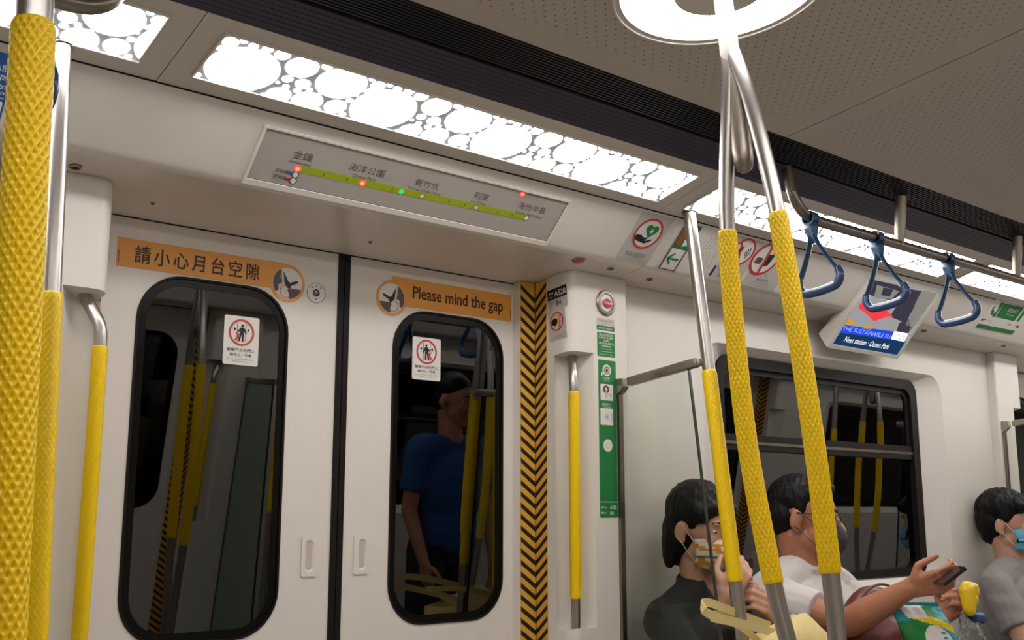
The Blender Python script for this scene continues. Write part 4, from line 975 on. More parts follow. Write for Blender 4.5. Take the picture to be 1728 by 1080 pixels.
# ------------------------------------------------------------------ information screen hung under the cove
P_LCD = Plane((0, 2.0, 1.85), (1, 0, 0), (0, -0.207, 0.197))
s = Sign('information_screen', P_LCD, (1492, 535), 'passenger information screen showing next station, hung below the cove behind the straps', 'screen')
u0, v0, u1, v1 = q4(s, (1473, 470.5), (1583.5, 493.5), (1512, 597), (1401, 581))
s.base([rect(u0, v0, u1, v1)], M['lcd_grey'], 0.0006)
vs, fs = poly_data([rrect(u0 - .017, v0 - .016, u1 + .016, v1 + .020, .006), rect(u0, v0, u1, v1)], 0.0, 0.0040); mesh('bezel', vs, fs, M['paper'], s.root)
# housing behind: wedge from the cove back to the wall
hu0, hu1, hv0, hv1 = u0 - .017, u1 + .016, v0 - .016, v1 + .020
H0 = [(hu0, hv0, 0.0), (hu1, hv0, 0.0), (hu1, hv1, 0.0), (hu0, hv1, 0.0)]; H1 = [(hu0, hv0 + .02, -.055), (hu1, hv0 + .02, -.055), (hu1, hv1, -.012), (hu0, hv1, -.012)]
mesh('housing', H0 + H1, [(0, 1, 5, 4), (1, 2, 6, 5), (2, 3, 7, 6), (3, 0, 4, 7), (4, 5, 6, 7)], M['white'], s.root)
Zl = lambda x, y: s.L(1340 + x / 3.7242, 330 + y / 3.7241)
def lc(name, pts, m, lv):
    q = [Zl(*p) for p in pts]; A = sum(q[i][0] * q[(i + 1) % len(q)][1] - q[(i + 1) % len(q)][0] * q[i][1] for i in range(len(q)))
    q = clip(q if A > 0 else q[::-1], u0, v0, u1, v1)
    if q: s.add(name, [q], m, lv)
lc('picture', ((500, 530), (455, 620), (620, 660), (700, 590), (640, 560)), M['lcd_dark'], 1)
lc('picture', ((690, 580), (640, 700), (600, 760), (700, 800), (760, 690), (800, 600)), M['lcd_dark'], 1)
lc('picture', ((800, 590), (720, 760), (690, 830), (730, 850), (900, 620)), M['lcd_tan'], 1)
lc('picture', ((660, 800), (640, 860), (700, 880), (740, 830), (720, 770)), M['lcd_dark'], 1)
lc('picture_red', ((420, 670), (400, 705), (450, 740), (500, 790), (580, 760), (620, 760), (560, 700), (480, 690)), M['lcd_red'], 2)
lc('picture_yellow', ((330, 770), (310, 805), (360, 812), (388, 788)), M['lcd_yel'], 2); lc('picture_yellow', ((440, 810), (430, 835), (480, 842), (500, 820)), M['lcd_yel'], 2)
lc('picture', ((520, 560), (500, 640), (610, 650), (660, 600)), M['lcd_tan'], 2); lc('picture', ((560, 575), (545, 625), (600, 632), (620, 590)), M['lcd_dark'], 3)
lc('ticker_band', ((315, 812), (270, 858), (640, 908), (690, 862)), M['lcd_blue'], 2)
lc('white_block', ((628, 850), (606, 900), (690, 918), (716, 866)), M['lcd_white'], 3)
lc('caption_band', ((272, 850), (200, 940), (660, 1010), (705, 915)), M['lcd_navy'], 1)
a = Zl(315, 905); b = Zl(600, 945); s.text('Next station : Ocean Park', (a[0] + b[0]) / 2, (a[1] + b[1]) / 2, b[0] - a[0], .022, M['lcd_white'], 3, italic=0.0)
a = Zl(302, 838); b = Zl(606, 880); s.text('THE SUSTAINABLE FU', (a[0] + b[0]) / 2, (a[1] + b[1]) / 2, b[0] - a[0], .017, M['lcd_text'], 3)
for k, y in enumerate((875, 893)):
    a = Zl(640 - k * 8, y - 3); b = Zl(700 - k * 8, y + 10); s.text('13:06  28' if k else 'Weather', (a[0] + b[0]) / 2, (a[1] + b[1]) / 2, b[0] - a[0], .009, M['lcd_tan'], 4)

# ------------------------------------------------------------------ people: one voxel-remeshed body each, clothes and hair as children
def ico(bm, c, r, rot=None, sub=2):
    T = Matrix.Translation(Vector(c)) @ (rot.to_4x4() if rot else Matrix.Identity(4)) @ Matrix.Diagonal((*(r if isinstance(r, (tuple, list)) else (r, r, r)), 1))
    bmesh.ops.create_icosphere(bm, subdivisions=sub, radius=1.0, matrix=T)
def caps(bm, a, ra, b, rb, n=14, ends=True):
    a = Vector(a); b = Vector(b)
    if (b - a).length < 1e-5: return
    vs, fs = tube_data([a, a.lerp(b, .5), b], [ra, (ra + rb) / 2, rb], n)
    bv = [bm.verts.new(v) for v in vs]; [bm.faces.new([bv[i] for i in f]) for f in fs]
    if ends: ico(bm, a, ra, sub=2); ico(bm, b, rb, sub=2)
def chain(bm, pts, rad, n=12, ends=True):
    for i in range(len(pts) - 1): caps(bm, pts[i], rad[i], pts[i + 1], rad[i + 1], n, ends)
def voxel(name, bm, size, m, parent, it=3, disp=None):
    me = bpy.data.meshes.new('tmp'); bmesh.ops.recalc_face_normals(bm, faces=bm.faces); bm.to_mesh(me); bm.free()
    o = bpy.data.objects.new('tmp', me); COL.objects.link(o)
    md = o.modifiers.new('r', 'REMESH'); md.mode = 'VOXEL'; md.voxel_size = size
    sm = o.modifiers.new('s', 'SMOOTH'); sm.iterations = it; sm.factor = 0.5
    dg = bpy.context.evaluated_depsgraph_get(); out = bpy.data.meshes.new_from_object(o.evaluated_get(dg))
    bpy.data.objects.remove(o); out.name = name; out.materials.clear(); out.materials.append(m)
    if disp:
        ns = [v.normal.copy() for v in out.vertices]
        for v, n_ in zip(out.vertices, ns): v.co = v.co + n_ * disp(v.co)
    out.polygons.foreach_set('use_smooth', [True] * len(out.polygons))
    return link(bpy.data.objects.new(name, out), parent)
def hairdisp(sc, amp):
    return lambda p: amp * noise.noise((p.x * sc, p.y * sc, p.z * sc * .25)) + amp * .5 * noise.noise((p.x * sc * 2.3, p.y * sc * 2.3, p.z * sc * .5))
def folds(amp, sc=16):
    return lambda p: amp * noise.noise((p.x * sc, p.y * sc, p.z * sc * 1.7)) + amp * .6 * noise.noise((p.x * sc * .5 + p.z * 20, p.y * 9, p.z * 22))
class Head:
    def __init__(s, c, yaw, pitch, k=1.0):
        s.T = Matrix.Translation(Vector(c)) @ Matrix.Rotation(math.radians(yaw), 4, 'Z') @ Matrix.Rotation(math.radians(pitch), 4, 'X') @ Matrix.Diagonal((k, k, k, 1)); s.k = k
        s.R = s.T.to_3x3().normalized()
    def p(s, x, y, z): return s.T @ Vector((x, y, z))
    def e(s, bm, c, r, rot=None):
        R = s.R @ rot if rot else s.R
        ico(bm, s.p(*c), tuple(v * s.k for v in r), R, 3)
    def skull(s, bm, jaw=1.0):
        e = s.e
        e(bm, (0, .012, .035), (.074, .094, .086)); e(bm, (0, -.022, .015), (.066, .070, .080)); e(bm, (0, -.034, -.045), (.056 * jaw, .056, .066))
        e(bm, (0, -.066, -.098), (.024, .022, .020)); e(bm, (0, -.004, -.060), (.058 * jaw, .058, .050))
        caps(bm, s.p(0, -.086, .012), .008 * s.k, s.p(0, -.110, -.028), .0125 * s.k)
        for x in (-1, 1):
            ico(bm, s.p(x * .010, -.098, -.032), .009 * s.k); e(bm, (x * .036, -.070, -.022), (.022, .018, .018)); e(bm, (x * .030, -.082, .026), (.020, .009, .006))
            R = Matrix.Rotation(x * -.35, 3, 'Z') @ Matrix.Rotation(.15, 3, 'X')
            e(bm, (x * .077, .012, -.008), (.0085, .020, .031), R); e(bm, (x * .074, .006, -.034), (.007, .010, .012), R)
        e(bm, (0, -.088, -.062), (.022, .010, .007)); e(bm, (0, -.085, -.073), (.018, .010, .006))
    def features(s, body, lipm=True):
        for x in (-1, 1):
            bm = bmesh.new(); s.e(bm, (x * .031, -.0745, .006), (.0120, .0060, .0065)); ey = from_bm('eye', bm, M['eyewhite'], body, smooth=True)
            bm = bmesh.new(); s.e(bm, (x * .031, -.0785, .004), (.0055, .0030, .0058)); from_bm('iris', bm, M['iris'], ey, smooth=True)
            tube('eyebrow', [s.p(x * .014, -.0915, .026), s.p(x * .032, -.0890, .031), s.p(x * .050, -.0760, .027)], [.0022, .0030, .0016], M['hair'], body, 8)
        if lipm:
            bm = bmesh.new(); s.e(bm, (0, -.0965, -.0615), (.020, .004, .0045)); s.e(bm, (0, -.0935, -.0715), (.017, .004, .005)); from_bm('lips', bm, M['lips'], body, smooth=True)
    def mask(s, body, m, loopm, z0=-.108, z1=-.012, pleats=3, out=.006, name='face_mask', patches=None, a1=68):
        vs = []; fs = []; nu, nv = 28, 16
        for j in range(nv + 1):
            t = j / nv; z = z0 + (z1 - z0) * t
            for i in range(nu + 1):
                a = math.radians(-a1 + 2 * a1 * i / nu); mid = math.sin(PI * t)
                rx = .0590 + .010 * t + .004 * mid; ry = .086 + .037 * mid ** .55 - .006 * (1 - t)
                ry *= 1 - .05 * (abs(math.degrees(a)) / a1) ** 2
                rip = .0016 * math.sin(PI * 2 * pleats * t) * (1 if pleats else 0)
                k = 1 + (out + rip) / .1
                vs.append(s.p(rx * k * math.sin(a) * 1.0, -.004 - ry * k * math.cos(a) + .006, z + .014 * (abs(a) / 1.2) ** 2 * (1 if t < .5 else -1) * .8))
        for j in range(nv):
            for i in range(nu): fs.append((j * (nu + 1) + i, j * (nu + 1) + i + 1, (j + 1) * (nu + 1) + i + 1, (j + 1) * (nu + 1) + i))
        fm = None; mats = [m]
        if patches:
            mats = [m, patches]; fm = []
            for f in fs:
                i = f[0] % (nu + 1); j = f[0] // (nu + 1); fm.append(1 if noise.noise((i * .33, j * .42, 3.3)) > -.02 and j < nv - 2 else 0)
        o = mesh(name, vs, fs, m, body, smooth=True, mats=mats, fmat=fm)
        sd = o.modifiers.new('thickness', 'SOLIDIFY'); sd.thickness = .0015
        for x, i in ((-1, 0), (1, nu)):
            a = vs[(nv - 2) * (nu + 1) + i]; b = vs[2 * (nu + 1) + i]
            for q, ez in ((a, .014), (b, -.034)):
                tube('ear_loop', [q, (q + s.p(x * .084, .000, ez)) / 2 + (s.R @ Vector((x * .004, 0, 0))), s.p(x * .084, .004, ez), s.p(x * .083, .022, ez * .7)], .0012, loopm, o, 8)
        return o
def hand(bm, wrist, d, n, side, curl=(25, 30, 20), k=1.0, thumb=(.5, .3), spread=.16):
    """palm, four fingers and thumb; d = direction to the fingers, n = palm side, side = +1 puts the thumb on d x n"""
    w = Vector(wrist); d = Vector(d).normalized(); n = Vector(n); n = (n - d * n.dot(d)).normalized(); lat = d.cross(n) * side
    tips = []
    for i, q in enumerate((1, .35, -.32, -.95)):
        kn = w + d * (.088 - .006 * abs(q - .3)) * k + lat * (.030 * q) * k
        caps(bm, w + lat * .016 * q * k, .0165 * k, kn, .0118 * k)
        L = (.040, .045, .042, .033)[i] * k; a = 0; p = kn; dd = (d + lat * spread * q * .6).normalized(); rr = .0092 * k
        for j, sc in enumerate((1, .66, .52)):
            a += math.radians(curl[j] + (i - 1.5) * 2); dir_ = dd * math.cos(a) + n * math.sin(a); e = p + dir_ * L * sc
            caps(bm, p, rr, e, rr * .90); p = e; rr *= .90
        tips.append(p)
    t0 = w + d * .022 * k + lat * .026 * k; t1 = t0 + (d * .55 + lat * (.75) + n * thumb[1]).normalized() * .040 * k
    t2 = t1 + (d * .9 + lat * thumb[0] * .6 + n * thumb[1]).normalized() * .034 * k; t3 = t2 + (d * .95 + n * thumb[1] * 1.2).normalized() * .026 * k
    caps(bm, t0, .0150 * k, t1, .0118 * k); caps(bm, t1, .0118 * k, t2, .0100 * k); caps(bm, t2, .0100 * k, t3, .0082 * k)
    return tips
def legs_sit(bm, x, y, g=0.0, dx=.10):
    for s in (-1, 1):
        caps(bm, (x + s * .085, y - .02, .53), .078 + g, (x + s * dx, y - .42, .525), .058 + g); caps(bm, (x + s * dx, y - .42, .525), .055 + g, (x + s * dx, y - .40, .09), .038 + g)
def torso(bm, x, y, zs, hw, g=0.0, depth=.105):
    ico(bm, (x, y + .02, .55), (.158 + g, .118 + g, .11 + g), sub=3); ico(bm, (x, y + .03, .70), (.142 + g, depth + .008 + g, .16 + g), sub=3)
    ico(bm, (x, y + .035, zs - .155), (hw - .014 + g, depth + g, .165 + g), sub=3)
    for s in (-1, 1): caps(bm, (x + s * .045, y + .035, zs + .004), .052 + g, (x + s * (hw - .030), y + .04, zs - .042), .047 + g)
def sitter(name, label, skin, head, x, y, zs, hw, arms, neck_r=.054, jaw=1.0, legs=True, depth=.105):
    root = empty(name, (x, y, 0.0), label, 'person')
    bm = bmesh.new(); head.skull(bm, jaw)
    caps(bm, head.p(0, .022, -.055), neck_r, (x, y + .035, zs + .01), neck_r + .006); torso(bm, x, y, zs, hw, depth=depth)
    if legs:
        legs_sit(bm, x, y)
        for s in (-1, 1): caps(bm, (x + s * .10, y - .37, .055), .036, (x + s * .105, y - .53, .036), .028)
    for a in arms:
        S_, E_, W2 = a['s'], a['e'], a['w']; k = a.get('k', 1.0)
        caps(bm, S_, .046 * k, E_, .038 * k); caps(bm, E_, .038 * k, Vector(E_).lerp(Vector(W2), .35), .039 * k); caps(bm, Vector(E_).lerp(Vector(W2), .35), .039 * k, W2, .0245 * k)
        hand(bm, W2, a['d'], a['n'], a['side'], a.get('curl', (25, 30, 20)), a.get('hk', 1.0), a.get('thumb', (.5, .3)), a.get('spread', .16))
    body = voxel('body', bm, .0046, skin, root, 3)
    return root, body
def shirt(name, root, m, x, y, zs, hw, arms, g, frac, extra=None, amp=.0035, depth=.105, size=.0062, it=4):
    bm = bmesh.new(); torso(bm, x, y, zs, hw, g, depth)
    for a in arms:
        S_, E_ = Vector(a['s']), Vector(a['e']); k = a.get('k', 1.0); t = frac
        if t <= 1: caps(bm, S_, .050 * k + g, S_.lerp(E_, t), .046 * k + g + .004, ends=False); ico(bm, S_, .050 * k + g)
        else:
            W2 = Vector(a['w']); caps(bm, S_, .050 * k + g, E_, .042 * k + g); caps(bm, E_, .042 * k + g, E_.lerp(W2, t - 1), .032 * k + g, ends=False); ico(bm, E_, .042 * k + g)
    if extra: extra(bm)
    return voxel(name, bm, size, m, root, it, folds(amp))

# bench the passengers sit on
bench = empty('bench', (3.25, 2.0, 0), 'blue moulded bench along the wall under the window, below the frame', 'bench')
for k in range(5):
    xx = 2.19 + k * .43; box('seat', (xx, 1.72, .40), (xx + .42, 2.10, .45), M['seat'], bench, bev=.015)
box('base', (2.19, 1.85, .06), (4.34, 2.06, .40), M['satin'], bench, bev=.01)
for k in range(3): box('leg', (2.3 + k * .9, 1.9, 0), (2.36 + k * .9, 2.02, .07), M['satin'], bench)

# --- woman behind the glass screen
hx, hy = 2.345, 1.990
hd = Head((hx - .008, hy, 1.228), 0, 16, .98)
wr = at_y(1226, 1003, 1.83); wl_ = at_y(1300, 1040, 1.82)
wa = [dict(s=(hx - .155, 2.025, .982), e=(hx - .140, 1.93, .80), w=wr, d=(.55, -.30, .75), n=(.45, .85, -.1), side=1, curl=(38, 55, 40), hk=.90, thumb=(.2, .5), k=.9, spread=.04),
      dict(s=(hx + .155, 2.025, .982), e=(hx + .17, 1.93, .80), w=wl_, d=(-.75, -.40, .50), n=(-.40, .85, .1), side=-1, curl=(40, 58, 40), hk=.90, thumb=(.2, .5), k=.9, spread=.04)]
root, body = sitter('person', 'seated person in charcoal jacket and orange-patterned mask, behind the glass screen', M['skin3'], hd, hx, 1.995, 1.028, .185, wa, .048, .95)
hd.features(body)
hd.mask(body, M['maskwhite'], M['maskwhite'], patches=M['maskor'], pleats=0, out=.007)
bm = bmesh.new()
hd.e(bm, (0, .022, .050), (.087, .102, .090)); hd.e(bm, (0, .045, -.010), (.083, .078, .095)); hd.e(bm, (0, .060, -.070), (.066, .052, .052))
for x in (-1, 1): hd.e(bm, (x * .064, .052, -.035), (.024, .034, .088)); hd.e(bm, (x * .066, -.016, .050), (.020, .052, .034)); hd.e(bm, (x * .058, -.046, .050), (.017, .026, .030)); hd.e(bm, (x * .036, -.060, .064), (.030, .022, .024))
hd.e(bm, (.0, -.062, .074), (.040, .020, .022))
voxel('hair', bm, .0046, M['hair'], root, 2, hairdisp(70, .004))
def wcollar(bm):
    for k in range(14):
        a = -2.3 + 4.6 * k / 13; p = Vector((hx + .066 * math.sin(a), 2.018 + .062 * math.cos(a), 1.070 + .014 * math.cos(a))); ico(bm, p, (.014, .014, .030))
    for s in (-1, 1): caps(bm, (hx + s * .05, 1.985, 1.045), .018, (hx + s * .025, 1.905, .95), .014)
shirt('jacket', root, M['jacket'], hx, 1.995, 1.028, .185, wa, .014, 1.72, wcollar, .004)
bm = bmesh.new(); legs_sit(bm, hx, 1.995, .010); ico(bm, (hx, 2.01, .54), (.165, .125, .10)); voxel('trousers', bm, .009, M['trousers'], root, 3)
bm = bmesh.new()
for s in (-1, 1): caps(bm, (hx + s * .10, 1.62, .050), .042, (hx + s * .105, 1.45, .036), .034)
voxel('shoes', bm, .007, M['phone'], root, 2)
c = at_y(1256, 992, 1.845); ax = Vector((-.05, -.25, 1)).normalized(); la = Vector((1, .15, .1)); la = (la - ax * la.dot(ax)).normalized(); nn = ax.cross(la)
def slab(name, c, ax, la, l, w, t, m, parent=None, r=.008):
    nn = ax.cross(la); vs, fs = poly_data([rrect(-w / 2, -l / 2, w / 2, l / 2, r)], -t / 2, t / 2)
    return mesh(name, [c + la * v[0] + ax * v[1] + nn * v[2] for v in vs], fs, m, parent)
def phone(label, c, ax, la):
    r_ = empty('mobile_phone', c - ax * .07, label, 'phone'); slab('phone_body', c, ax, la, .150, .072, .008, M['phone'], r_)
    nn = ax.cross(la); slab('phone_screen', c + nn * .0043, ax, la, .142, .066, .0008, M['frit'], r_, .005); slab('camera_bump', c - nn * .0048 + ax * .055 - la * .02, ax, la, .024, .020, .002, M['frit'], r_, .005)
phone('dark phone held upright in both hands by the person behind the glass', c, ax, la)

# --- man with glasses
mx, my = 2.805, 1.975
mh = Head((mx, my, 1.252), 27, 10, 1.04)
me_ = at_y(1430, 1052, 1.79); mw = at_y(1537, 992, 1.585)
le = Vector((3.06, 1.86, .84)); lw = at_y(1583, 1046, 1.66)
ma = [dict(s=(mx - .175, 2.005, 1.022), e=me_, w=mw, d=at_y(1592, 980, 1.50) - mw, n=(.85, .10, .50), side=1, curl=(26, 52, 44), hk=.92, thumb=(.10, .42), spread=.05, k=1.06),
      dict(s=(mx + .18, 2.005, 1.020), e=le, w=lw, d=(.10, -.55, .35), n=(-.5, -.3, .6), side=-1, curl=(60, 68, 40), hk=.92, thumb=(.1, .6), spread=.04, k=1.04)]
root, body = sitter('person', 'seated person in white T-shirt, glasses and dark mask, looking at a phone', M['skin2'], mh, mx, 1.975, 1.082, .215, ma, .062, 1.08, depth=.118)
mh.features(body)
mh.mask(body, M['maskgrey'], M['maskgrey'], pleats=0, out=.006, z1=-.004, a1=58)
bm = bmesh.new(); mh.e(bm, (0, .022, .056), (.079, .092, .077)); mh.e(bm, (0, .052, .008), (.074, .066, .072)); mh.e(bm, (0, -.022, .092), (.062, .062, .034))
for x in (-1, 1): mh.e(bm, (x * .070, .004, .040), (.010, .020, .036))
voxel('hair', bm, .0046, M['hair'], root, 2, hairdisp(110, .0028))
gl = bmesh.new()
for x in (-1, 1):
    rim = [mh.p(x * .034 + .025 * math.cos(a) * (1 if abs(math.cos(a)) < .8 else .97), -.1060 + .010 * abs(.034 + .025 * x * math.cos(a)) / .06, .002 + .0175 * math.sin(a)) for a in [2 * PI * k / 24 for k in range(25)]]
    vs, fs = tube_data(rim, .0013, 8); bv = [gl.verts.new(v) for v in vs]; [gl.faces.new([bv[i] for i in f]) for f in fs]
    vs, fs = tube_data([mh.p(x * .061, -.094, .008), mh.p(x * .078, -.040, .012), mh.p(x * .082, .004, .012), mh.p(x * .082, .022, .000)], .0016, 8); bv = [gl.verts.new(v) for v in vs]; [gl.faces.new([bv[i] for i in f]) for f in fs]
vs, fs = tube_data([mh.p(-.010, -.105, .004), mh.p(0, -.108, .007), mh.p(.010, -.105, .004)], .0013, 8); bv = [gl.verts.new(v) for v in vs]; [gl.faces.new([bv[i] for i in f]) for f in fs]
go = from_bm('glasses', gl, M['phone'], root, smooth=True)
for x in (-1, 1): mesh('lens', [mh.p(x * .034 + .0245 * math.cos(a), -.1055 + .010 * abs(.034 + .025 * x * math.cos(a)) / .06, .002 + .017 * math.sin(a)) for a in [2 * PI * k / 20 for k in range(20)]], [tuple(range(20))], M['lens'], go)
def mcollar(bm):
    for k in range(20):
        a = 2 * PI * k / 20; ico(bm, (mx + .070 * math.sin(a), 2.004 + .066 * math.cos(a), 1.112 + .016 * math.cos(a)), (.011, .011, .010))
shirt('t_shirt', root, M['tee'], mx, 1.975, 1.082, .215, ma, .013, .60, mcollar, .004, depth=.118)
bm = bmesh.new(); legs_sit(bm, mx, 1.975, .014); ico(bm, (mx, 1.99, .54), (.175, .13, .10)); voxel('trousers', bm, .009, M['trousers'], root, 3)
bm = bmesh.new()
for s in (-1, 1): caps(bm, (mx + s * .10, 1.60, .050), .044, (mx + s * .105, 1.42, .038), .036)
voxel('shoes', bm, .007, M['paper'], root, 2)
la = (right * .80 + up * .60).normalized(); pa = fwd * .96 - up * .16 + right * .20; pa = (pa - la * pa.dot(la)).normalized()
pc = at_y(1600, 971, 1.470)
phone('black phone lying in the outstretched hand of the man with glasses', pc, pa, la)

# --- young man at the right edge
bx, by = 4.215, 2.000
bh = Head((bx, by + .022, 1.230), 12, 8, 1.0)
ba = [dict(s=(bx - .165, 2.035, 1.000), e=(bx - .20, 1.93, .745), w=(bx - .13, 1.72, .66), d=(.35, -.8, -.1), n=(0, 0, -1), side=1, curl=(20, 25, 20), hk=.95),
      dict(s=(bx + .165, 2.035, 1.000), e=(bx + .19, 1.93, .745), w=(bx + .13, 1.72, .66), d=(-.35, -.8, -.1), n=(0, 0, -1), side=-1, curl=(20, 25, 20), hk=.95)]
root, body = sitter('person', 'seated person in grey short-sleeved shirt and light blue mask, right edge', M['skin3'], bh, bx, 2.000, 1.046, .195, ba, .050, .96)
bh.features(body)
bh.mask(body, M['maskblue'], M['maskwhite'], pleats=3, out=.009)
bm = bmesh.new(); bh.e(bm, (0, .022, .060), (.088, .100, .084)); bh.e(bm, (0, .050, .012), (.082, .072, .082)); bh.e(bm, (0, -.036, .084), (.068, .060, .036)); bh.e(bm, (0, .062, -.045), (.050, .040, .040))
for x in (-1, 1): bh.e(bm, (x * .072, .000, .038), (.014, .030, .040)); bh.e(bm, (x * .05, -.062, .066), (.030, .024, .026))
voxel('hair', bm, .0046, M['hair'], root, 2, hairdisp(60, .005))
def bcollar(bm):
    for k in range(20):
        a = 2 * PI * k / 20; ico(bm, (bx + .064 * math.sin(a), 2.030 + .060 * math.cos(a), 1.074 + .016 * math.cos(a)), (.010, .010, .017))
shirt('polo_shirt', root, M['greytee'], bx, 2.000, 1.046, .195, ba, .013, .62, bcollar, .004)
bm = bmesh.new(); legs_sit(bm, bx, 2.000, .012); ico(bm, (bx, 2.015, .54), (.165, .125, .10)); voxel('trousers', bm, .009, M['trousers'], root, 3)
bm = bmesh.new()
for s in (-1, 1): caps(bm, (bx + s * .10, 1.62, .050), .042, (bx + s * .105, 1.45, .036), .034)
voxel('shoes', bm, .007, M['phone'], root, 2)

# --- standing passenger outside the frame, seen only as the blue reflection in the right door window
sx, sy = 2.98, .46
root = empty('person', (sx, sy, 0), 'standing person in blue T-shirt, seen only as a reflection in the right door window', 'person')
sh = Head((sx, sy, 1.62), 160, 5, 1.02)
arms = [dict(s=(sx + .18, sy, 1.38), e=(sx + .23, sy + .03, 1.10), w=(sx + .20, sy + .14, .88), d=(-.1, .3, -1), n=(-1, 0, 0), side=1), dict(s=(sx - .18, sy, 1.38), e=(sx - .23, sy + .03, 1.10), w=(sx - .20, sy + .14, .88), d=(.1, .3, -1), n=(1, 0, 0), side=-1)]
bm = bmesh.new(); sh.skull(bm); caps(bm, sh.p(0, .02, -.06), .056, (sx, sy, 1.42), .062)
def stand(bm, g):
    ico(bm, (sx, sy, 1.20), (.18 + g, .115 + g, .20 + g), sub=3); ico(bm, (sx, sy, 1.00), (.16 + g, .12 + g, .16 + g), sub=3); caps(bm, (sx - .17, sy, 1.39), .05 + g, (sx + .17, sy, 1.39), .05 + g)
stand(bm, 0)
def lg(bm, g):
    for s in (-1, 1): caps(bm, (sx + s * .09, sy, .92), .085 + g, (sx + s * .10, sy, .50), .056 + g); caps(bm, (sx + s * .10, sy, .50), .056 + g, (sx + s * .10, sy - .01, .09), .040 + g)
lg(bm, 0)
for s in (-1, 1): caps(bm, (sx + s * .10, sy - .03, .05), .036, (sx + s * .10, sy + .15, .036), .030)
for a in arms: caps(bm, a['s'], .048, a['e'], .038); caps(bm, a['e'], .038, a['w'], .026); hand(bm, a['w'], a['d'], a['n'], a['side'])
body = voxel('body', bm, .007, M['skin2'], root, 3); sh.features(body)
bm = bmesh.new(); sh.e(bm, (0, .022, .058), (.082, .096, .080)); sh.e(bm, (0, .050, .010), (.077, .068, .076)); voxel('hair', bm, .006, M['hair'], root, 2)
bm = bmesh.new(); stand(bm, .018)
for a in arms: caps(bm, a['s'], .068, Vector(a['s']).lerp(Vector(a['e']), .7), .064, ends=False); ico(bm, a['s'], .068)
voxel('t_shirt', bm, .009, M['bluetee'], root, 4, folds(.004))
bm = bmesh.new(); lg(bm, .014); ico(bm, (sx, sy, .95), (.175, .135, .12)); voxel('trousers', bm, .010, M['trousers'], root, 3)

# ------------------------------------------------------------------ bags and the toy
mb = at_y(1476, 1058, 1.80); root = empty('backpack', (mb.x, mb.y, mb.z - .17), 'maroon leather backpack standing on the lap of the man in white', 'backpack')
bm = bmesh.new()
ico(bm, mb, (.135, .062, .118), sub=3); ico(bm, mb + Vector((0, 0, -.06)), (.150, .070, .125), sub=3); ico(bm, mb + Vector((.0, -.050, -.06)), (.105, .040, .085), sub=3)
body = voxel('bag_body', bm, .0055, M['maroon'], root, 4, folds(.003, 9))
arc = [mb + Vector((.143 * math.cos(a), -.030 - .01 * math.sin(a), .118 * math.sin(a))) for a in [PI * (.02 + .96 * k / 24) for k in range(25)]]
tube('zip', arc, .0038, M['maroon'], root, 8)

def ribbon(name, pts, wv, w, m, parent, th=.0022):
    pts = cr(pts, .012); vs = []; fs = []
    wv = Vector(wv).normalized()
    for i, p in enumerate(pts):
        t = (pts[min(len(pts) - 1, i + 1)] - pts[max(0, i - 1)]).normalized(); u = (wv - t * wv.dot(t)).normalized(); n_ = t.cross(u)
        for a, b in ((-1, -1), (1, -1), (1, 1), (-1, 1)): vs.append(p + u * a * w / 2 + n_ * b * th / 2)
    for i in range(len(pts) - 1):
        for k in range(4): fs.append((i * 4 + k, i * 4 + (k + 1) % 4, (i + 1) * 4 + (k + 1) % 4, (i + 1) * 4 + k))
    fs += [(3, 2, 1, 0), tuple((len(pts) - 1) * 4 + k for k in range(4))]
    return mesh(name, vs, fs, m, parent, smooth=False)
TY = 1.70
tb = at_y(1315, 1080, TY)
root = empty('tote_bag', (tb.x, TY, .46), 'pale yellow cloth tote bag with floppy straps, held in front of the seated passengers', 'bag')
def panel(name, ptsTop, zbot, yoff):
    n = len(ptsTop); vs = []; fs = []
    for j in range(7):
        t = j / 6
        for p in ptsTop: vs.append(Vector((p.x + .008 * noise.noise((p.x * 9, t * 4, yoff)), p.y + .014 * noise.noise((p.x * 11, t * 5, 7 + yoff)), p.z + (zbot - p.z) * t)))
    for j in range(6):
        for i in range(n - 1): fs.append((j * n + i, j * n + i + 1, (j + 1) * n + i + 1, (j + 1) * n + i))
    o = mesh(name, vs, fs, M['cream'], root, smooth=True); sd = o.modifiers.new('thickness', 'SOLIDIFY'); sd.thickness = .0018; return o
tz = .955
front = [at_y(x, y, TY - .05) for x, y in ((1268, 1092), (1290, 1078), (1312, 1062), (1335, 1046), (1348, 1036), (1356, 1034), (1372, 1046), (1386, 1058), (1398, 1070), (1410, 1082))]
backp = [at_y(x, y, TY + .06) for x, y in ((1254, 1080), (1278, 1068), (1302, 1054), (1322, 1042), (1337, 1036), (1345, 1038), (1356, 1056), (1370, 1070), (1384, 1080), (1396, 1086))]
panel('front_panel', front, .50, 1); panel('back_panel', backp, .50, 2)
for q in (0, -1):
    a, b = front[q], backp[q]; panel('side_panel', [a.lerp(b, k / 4) for k in range(5)], .50, 3 + q)
A = lambda x, y, yy: at_y(x, y, yy)
ribbon('strap', [A(1330, 1080, 1.66), A(1300, 1066, 1.655), A(1250, 1052, 1.65), A(1205, 1040, 1.645), A(1188, 1030, 1.645), A(1183, 1020, 1.66), A(1196, 1017, 1.70), A(1222, 1026, 1.73), A(1262, 1042, 1.75), A(1300, 1056, 1.76)], (.05, -.15, 1), .020, M['cream'], root)
ribbon('strap', [A(1285, 1088, 1.70), A(1262, 1066, 1.69), A(1240, 1052, 1.69), A(1215, 1046, 1.70), A(1200, 1042, 1.73), A(1214, 1036, 1.77), A(1250, 1046, 1.78), A(1290, 1066, 1.78)], (.05, -.3, 1), .017, M['cream'], root)

